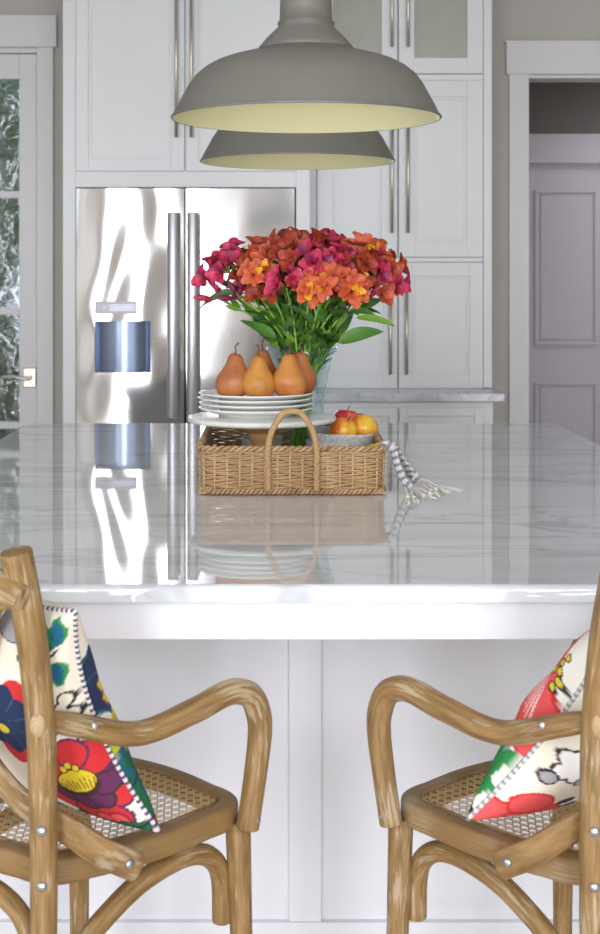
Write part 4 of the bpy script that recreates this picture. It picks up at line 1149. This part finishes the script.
def near_left(U, V):
    img = paintbase(U, V)
    fill_random(img, U, V, 3, 16, [(.6, .3, .75), (.25, .15, .6), (.6, -.6, .6), (.2, -.5, .45)])
    # leaf sprig, upper right corner
    blob(img, U, V, .52, .93, .16, .14, GREY, BLK, .01)
    for (x0, y0, x1, y1) in ((.88,.74,.70,.96), (.84,.70,.58,.82), (.82,.66,.52,.66), (.82,.62,.56,.47), (.86,.60,.74,.42), (.90,.62,.92,.42), (.93,.76,.88,.97)):
        leafp(img, U, V, x0, y0, x1, y1, .050, TEAL, GREEN, None, .028)
    leafp(img, U, V, .94, .74, .76, .60, .012, BLK)
    # outlined blossoms down the edge
    squiggle(img, U, V, [(.92,.28),(.86,.20),(.93,.14),(.84,.08),(.90,.02),(.80,.00),(.72,-.06),(.86,-.08)], .055)
    squiggle(img, U, V, [(.62,-.10),(.70,-.16),(.78,-.12),(.66,-.22),(.76,-.22),(.58,-.18)], .06, BLK, GREY)
    # navy flower with yellow eye
    for (x, y) in ((.10,.40), (.44,.36), (.44,-.14), (.20,-.20), (-.10,.1)): blob(img, U, V, x, y, .13, .12, RED, None)
    flower(img, U, V, .24, .12, .33, 9, NAVY, TEAL, None, .2, .16)
    blob(img, U, V, .21, .04, .06, .05, YEL, NAVY)
    leafp(img, U, V, .36, -.40, .42, -.27, .05, NAVY)
    blob(img, U, V, -.1, -.95, .45, .16, NAVY, TEAL, .03); flower(img, U, V, .10, -.90, .12, 7, TEAL, NAVY, None, .4, .3, YEL)
    # big red bloom
    for (x, y, rx, ry) in ((.58,-.34,.16,.15), (.92,-.26,.14,.14), (.52,-.62,.18,.17), (.94,-.56,.18,.15), (.74,-.80,.22,.16), (.80,-.18,.14,.12)):
        blob(img, U, V, x, y, rx, ry, RED, PURP, .022)
    for (x, y) in ((.58,-.56), (.70,-.64), (.84,-.62), (.92,-.50)): blob(img, U, V, x, y, .10, .085, PURP, BRN, .02)
    blob(img, U, V, .74, -.46, .19, .13, BRN, None, 0, .15); blob(img, U, V, .74, -.43, .17, .11, YEL, BRN, .015, .15)
    for k in range(-4, 5): leafp(img, U, V, .74+k*.03, -.54, .74+k*.042, -.38, .006, BRN)
    squiggle(img, U, V, [(.68,-.30),(.74,-.27),(.80,-.30)], .028, BRN, YEL, .01)
    squiggle(img, U, V, [(.46,-.90),(.50,-.97),(.58,-.99),(.52,-.84)], .035, BRN, BRN)
    flower(img, U, V, .80, -.93, .17, 5, CORAL, RED, DRED, .3, .3, BRN, .25)
    for (x0, y0, x1, y1) in ((.60,-.98,.86,-.94), (.76,-1.0,1.02,-.90), (.66,-1.0,.8,-.88)): leafp(img, U, V, x0, y0, x1, y1, .085, DGREEN, BLK, BLK, .012)
    return img
def far_left(U, V):
    img = paintbase(U, V)
    fill_random(img, U, V, 8, 26, [(.85, -.3, .75), (.9, .3, .5)])
    for (x0, y0, x1, y1) in ((.95,.55,.85,.1), (.98,.30,.9,-.1), (.75,.3,.9,-.15)): leafp(img, U, V, x0, y0, x1, y1, .10, NAVY, TEAL)
    for (x0, y0, x1, y1) in ((.80,.10,.96,.20), (.76,-.02,.95,.06)): leafp(img, U, V, x0, y0, x1, y1, .06, YEL, PURP)
    blob(img, U, V, .80, -.36, .24, .24, LIME, YEL, .03)
    for k in range(8):
        x = .52+k*.07; leafp(img, U, V, x, -.88, x+.03, -.38-.06*(k % 2), .06, DGREEN, TEAL)
    blob(img, U, V, .82, -.80, .26, .20, DGREEN, NAVY, .02)
    for k in range(5): leafp(img, U, V, .60+k*.08, -.98, .64+k*.08, -.62, .018, TEAL)
    blob(img, U, V, .62, -.93, .06, .05, YEL); leafp(img, U, V, .7, -1.0, 1.0, -.92, .06, CORAL, BRN)
    return img
def near_right(U, V):
    img = paintbase(U, V)
    fill_random(img, U, V, 21, 22, [(-.8, -.5, .75), (-.9, .2, .5)])
    for (x, y, rx, ry) in ((-.88,-.92,.20,.17), (-.66,-.86,.20,.18), (-.80,-.70,.15,.13), (-.52,-.98,.16,.10)): blob(img, U, V, x, y, rx, ry, CORAL, RED, .02)
    blob(img, U, V, -.60, -.93, .07, .035, BRN)
    squiggle(img, U, V, [(-.88,-.30),(-.80,-.24),(-.84,-.14),(-.74,-.16),(-.76,-.30),(-.68,-.24),(-.90,-.18)], .065, BRN, rgb(244,242,238))
    squiggle(img, U, V, [(-.92,-.40),(-.66,-.34)], .05, BRN, GREY)
    for (x, y) in ((-.42,-.72), (-.30,-.62), (-.52,-.64), (-.2,-.7)): blob(img, U, V, x, y, .07, .03, NAVY, BLK, .01, .3)
    return img
def far_right(U, V):
    img = paintbase(U, V, rgb(244,240,228))
    fill_random(img, U, V, 33, 26, [(-.7, -.7, .7), (-.8, .1, .65)])
    # lobed leaf with a printed grey outline
    W_ = -1+(U+1)*2.2
    lob = ((-.72,-.86,-1.0,-.42), (-.72,-.86,-.78,-.30), (-.70,-.84,-.42,-.38), (-.70,-.86,-.20,-.60), (-.72,-.88,-.22,-.86), (-.74,-.88,-1.02,-.72), (-.72,-.9,-.4,-1.0))
    for l in lob: leafp(img, W_, V, l[0]+.03, l[1], l[2]+.07, l[3]+.01, .095, GREY)
    for l in lob: leafp(img, W_, V, *l, .092, GREEN)
    blob(img, W_, V, -.68, -.76, .26, .17, GREEN)
    for l in lob: leafp(img, W_, V, l[0], l[1], l[0]*.3+l[2]*.7, l[1]*.3+l[3]*.7, .014, DGREEN)
    blob(img, U, V, -.92, -1.0, .12, .09, BRN)
    # red feathered shape
    for (x0, y0, x1, y1) in ((-.98,-.30,-.66,.62), (-.88,-.34,-.60,.50), (-.72,-.30,-.56,.40), (-.98,-.42,-.92,.15)): leafp(img, U, V, x0, y0, x1, y1, .13, CORAL, RED, None, .015)
    for k in range(9):
        x = -.98+k*.05; leafp(img, U, V, x, -.28+.02*k, x+.16, .20+.02*k, .012, rgb(246,206,204))
    blob(img, U, V, -.52, -.34, .13, .10, PURP, NAVY, .02)
    squiggle(img, U, V, [(-.96,.22),(-.92,.28),(-.88,.34),(-.90,.42),(-.94,.14),(-.84,.24),(-.80,.20)], .028, BLK, YEL, .014)
    return img
def chair_pt(ch, p):
    c, s = math.cos(ch.rotation_euler.z), math.sin(ch.rotation_euler.z)
    return Vector((ch.location.x+CS*(c*p[0]-s*p[1]), ch.location.y+CS*(s*p[0]+c*p[1]), ch.location.z+CS*p[2]))
def chair_dir(ch, p):
    return (chair_pt(ch, p)-Vector(ch.location))/CS
cl, fl = cushion('cushion', chair_pt(LC, (.0, -.098, .690)), chair_dir(LC, (1, .0, -.0)), chair_dir(LC, (-.0, -.18, .395)), .485*CS, .434*CS, .080*CS, near_left, far_left,
             'cream floral cushion with blue and red flowers leaning in the left armchair', 'piping')
cr_, fr_ = cushion('cushion', chair_pt(RC, (.03, -.080, .680)), chair_dir(RC, (1, .12, 0)), chair_dir(RC, (.07, -.25, .36)), .485*CS, .434*CS, .095*CS, near_right, far_right,
             'cream floral cushion with green leaf and red shapes leaning in the right armchair', 'piping2')

# ------------------------------------------------------------------ light
def area(name, loc, rot, sx, sy, power, col):
    l = bpy.data.lights.new(name, 'AREA'); l.shape = 'RECTANGLE'; l.size = sx; l.size_y = sy; l.energy = power; l.color = col
    o = bpy.data.objects.new(name, l); COL.objects.link(o); o.location = loc; o.rotation_euler = rot; return o
area('daylight_doors', (-1.75, YB-.25, 2.0), (R(90), 0, 0), 1.5, 3.85, 250, (.93,.945,1))
area('daylight_window', (1.68, YB-.25, 2.0), (R(90), 0, 0), 1.9, 3.85, 240, (.93,.945,1))
area('daylight_side', (XL-.25, .4, 1.4), (R(90), 0, R(-90)), 4.0, 2.2, 35, (.88,.93,1))
area('hall_fill', (2.6, 7.6, 2.7), (0, 0, 0), .8, .6, 11, (1,.95,1))  # unseen fill lamp, added under the hall ceiling to brighten the hall door
for i, (x, y) in enumerate(((.05, 2.60), (.04, 3.59))): 
    l = bpy.data.lights.new('pendant_bulb', 'POINT'); l.energy = .12; l.color = (1,.86,.55); l.shadow_soft_size = .03
    o = bpy.data.objects.new('pendant_bulb_light', l); COL.objects.link(o); o.location = (x, y, 1.735)
w = bpy.data.worlds.new('world'); bpy.context.scene.world = w; w.use_nodes = True
bg = w.node_tree.nodes['Background']; bg.inputs[0].default_value = (.85,.9,1,1); bg.inputs[1].default_value = .8

cam = bpy.data.cameras.new('camera'); co = bpy.data.objects.new('camera', cam); COL.objects.link(co)
co.location = (0, 0, CZ); co.rotation_euler = (R(90), 0, 0)
cam.sensor_fit = 'HORIZONTAL'; cam.sensor_width = 36; cam.lens = 36*F/600
cam.shift_x = (300-VX)/600; cam.shift_y = -(467-VY)/600
cam.dof.use_dof = True; cam.dof.focus_distance = 2.9; cam.dof.aperture_fstop = 14
cam.clip_start = .05
S = bpy.context.scene; S.camera = co
S.view_settings.view_transform = 'Standard'; S.view_settings.look = 'None'; S.view_settings.gamma = 1; S.view_settings.exposure = -.02
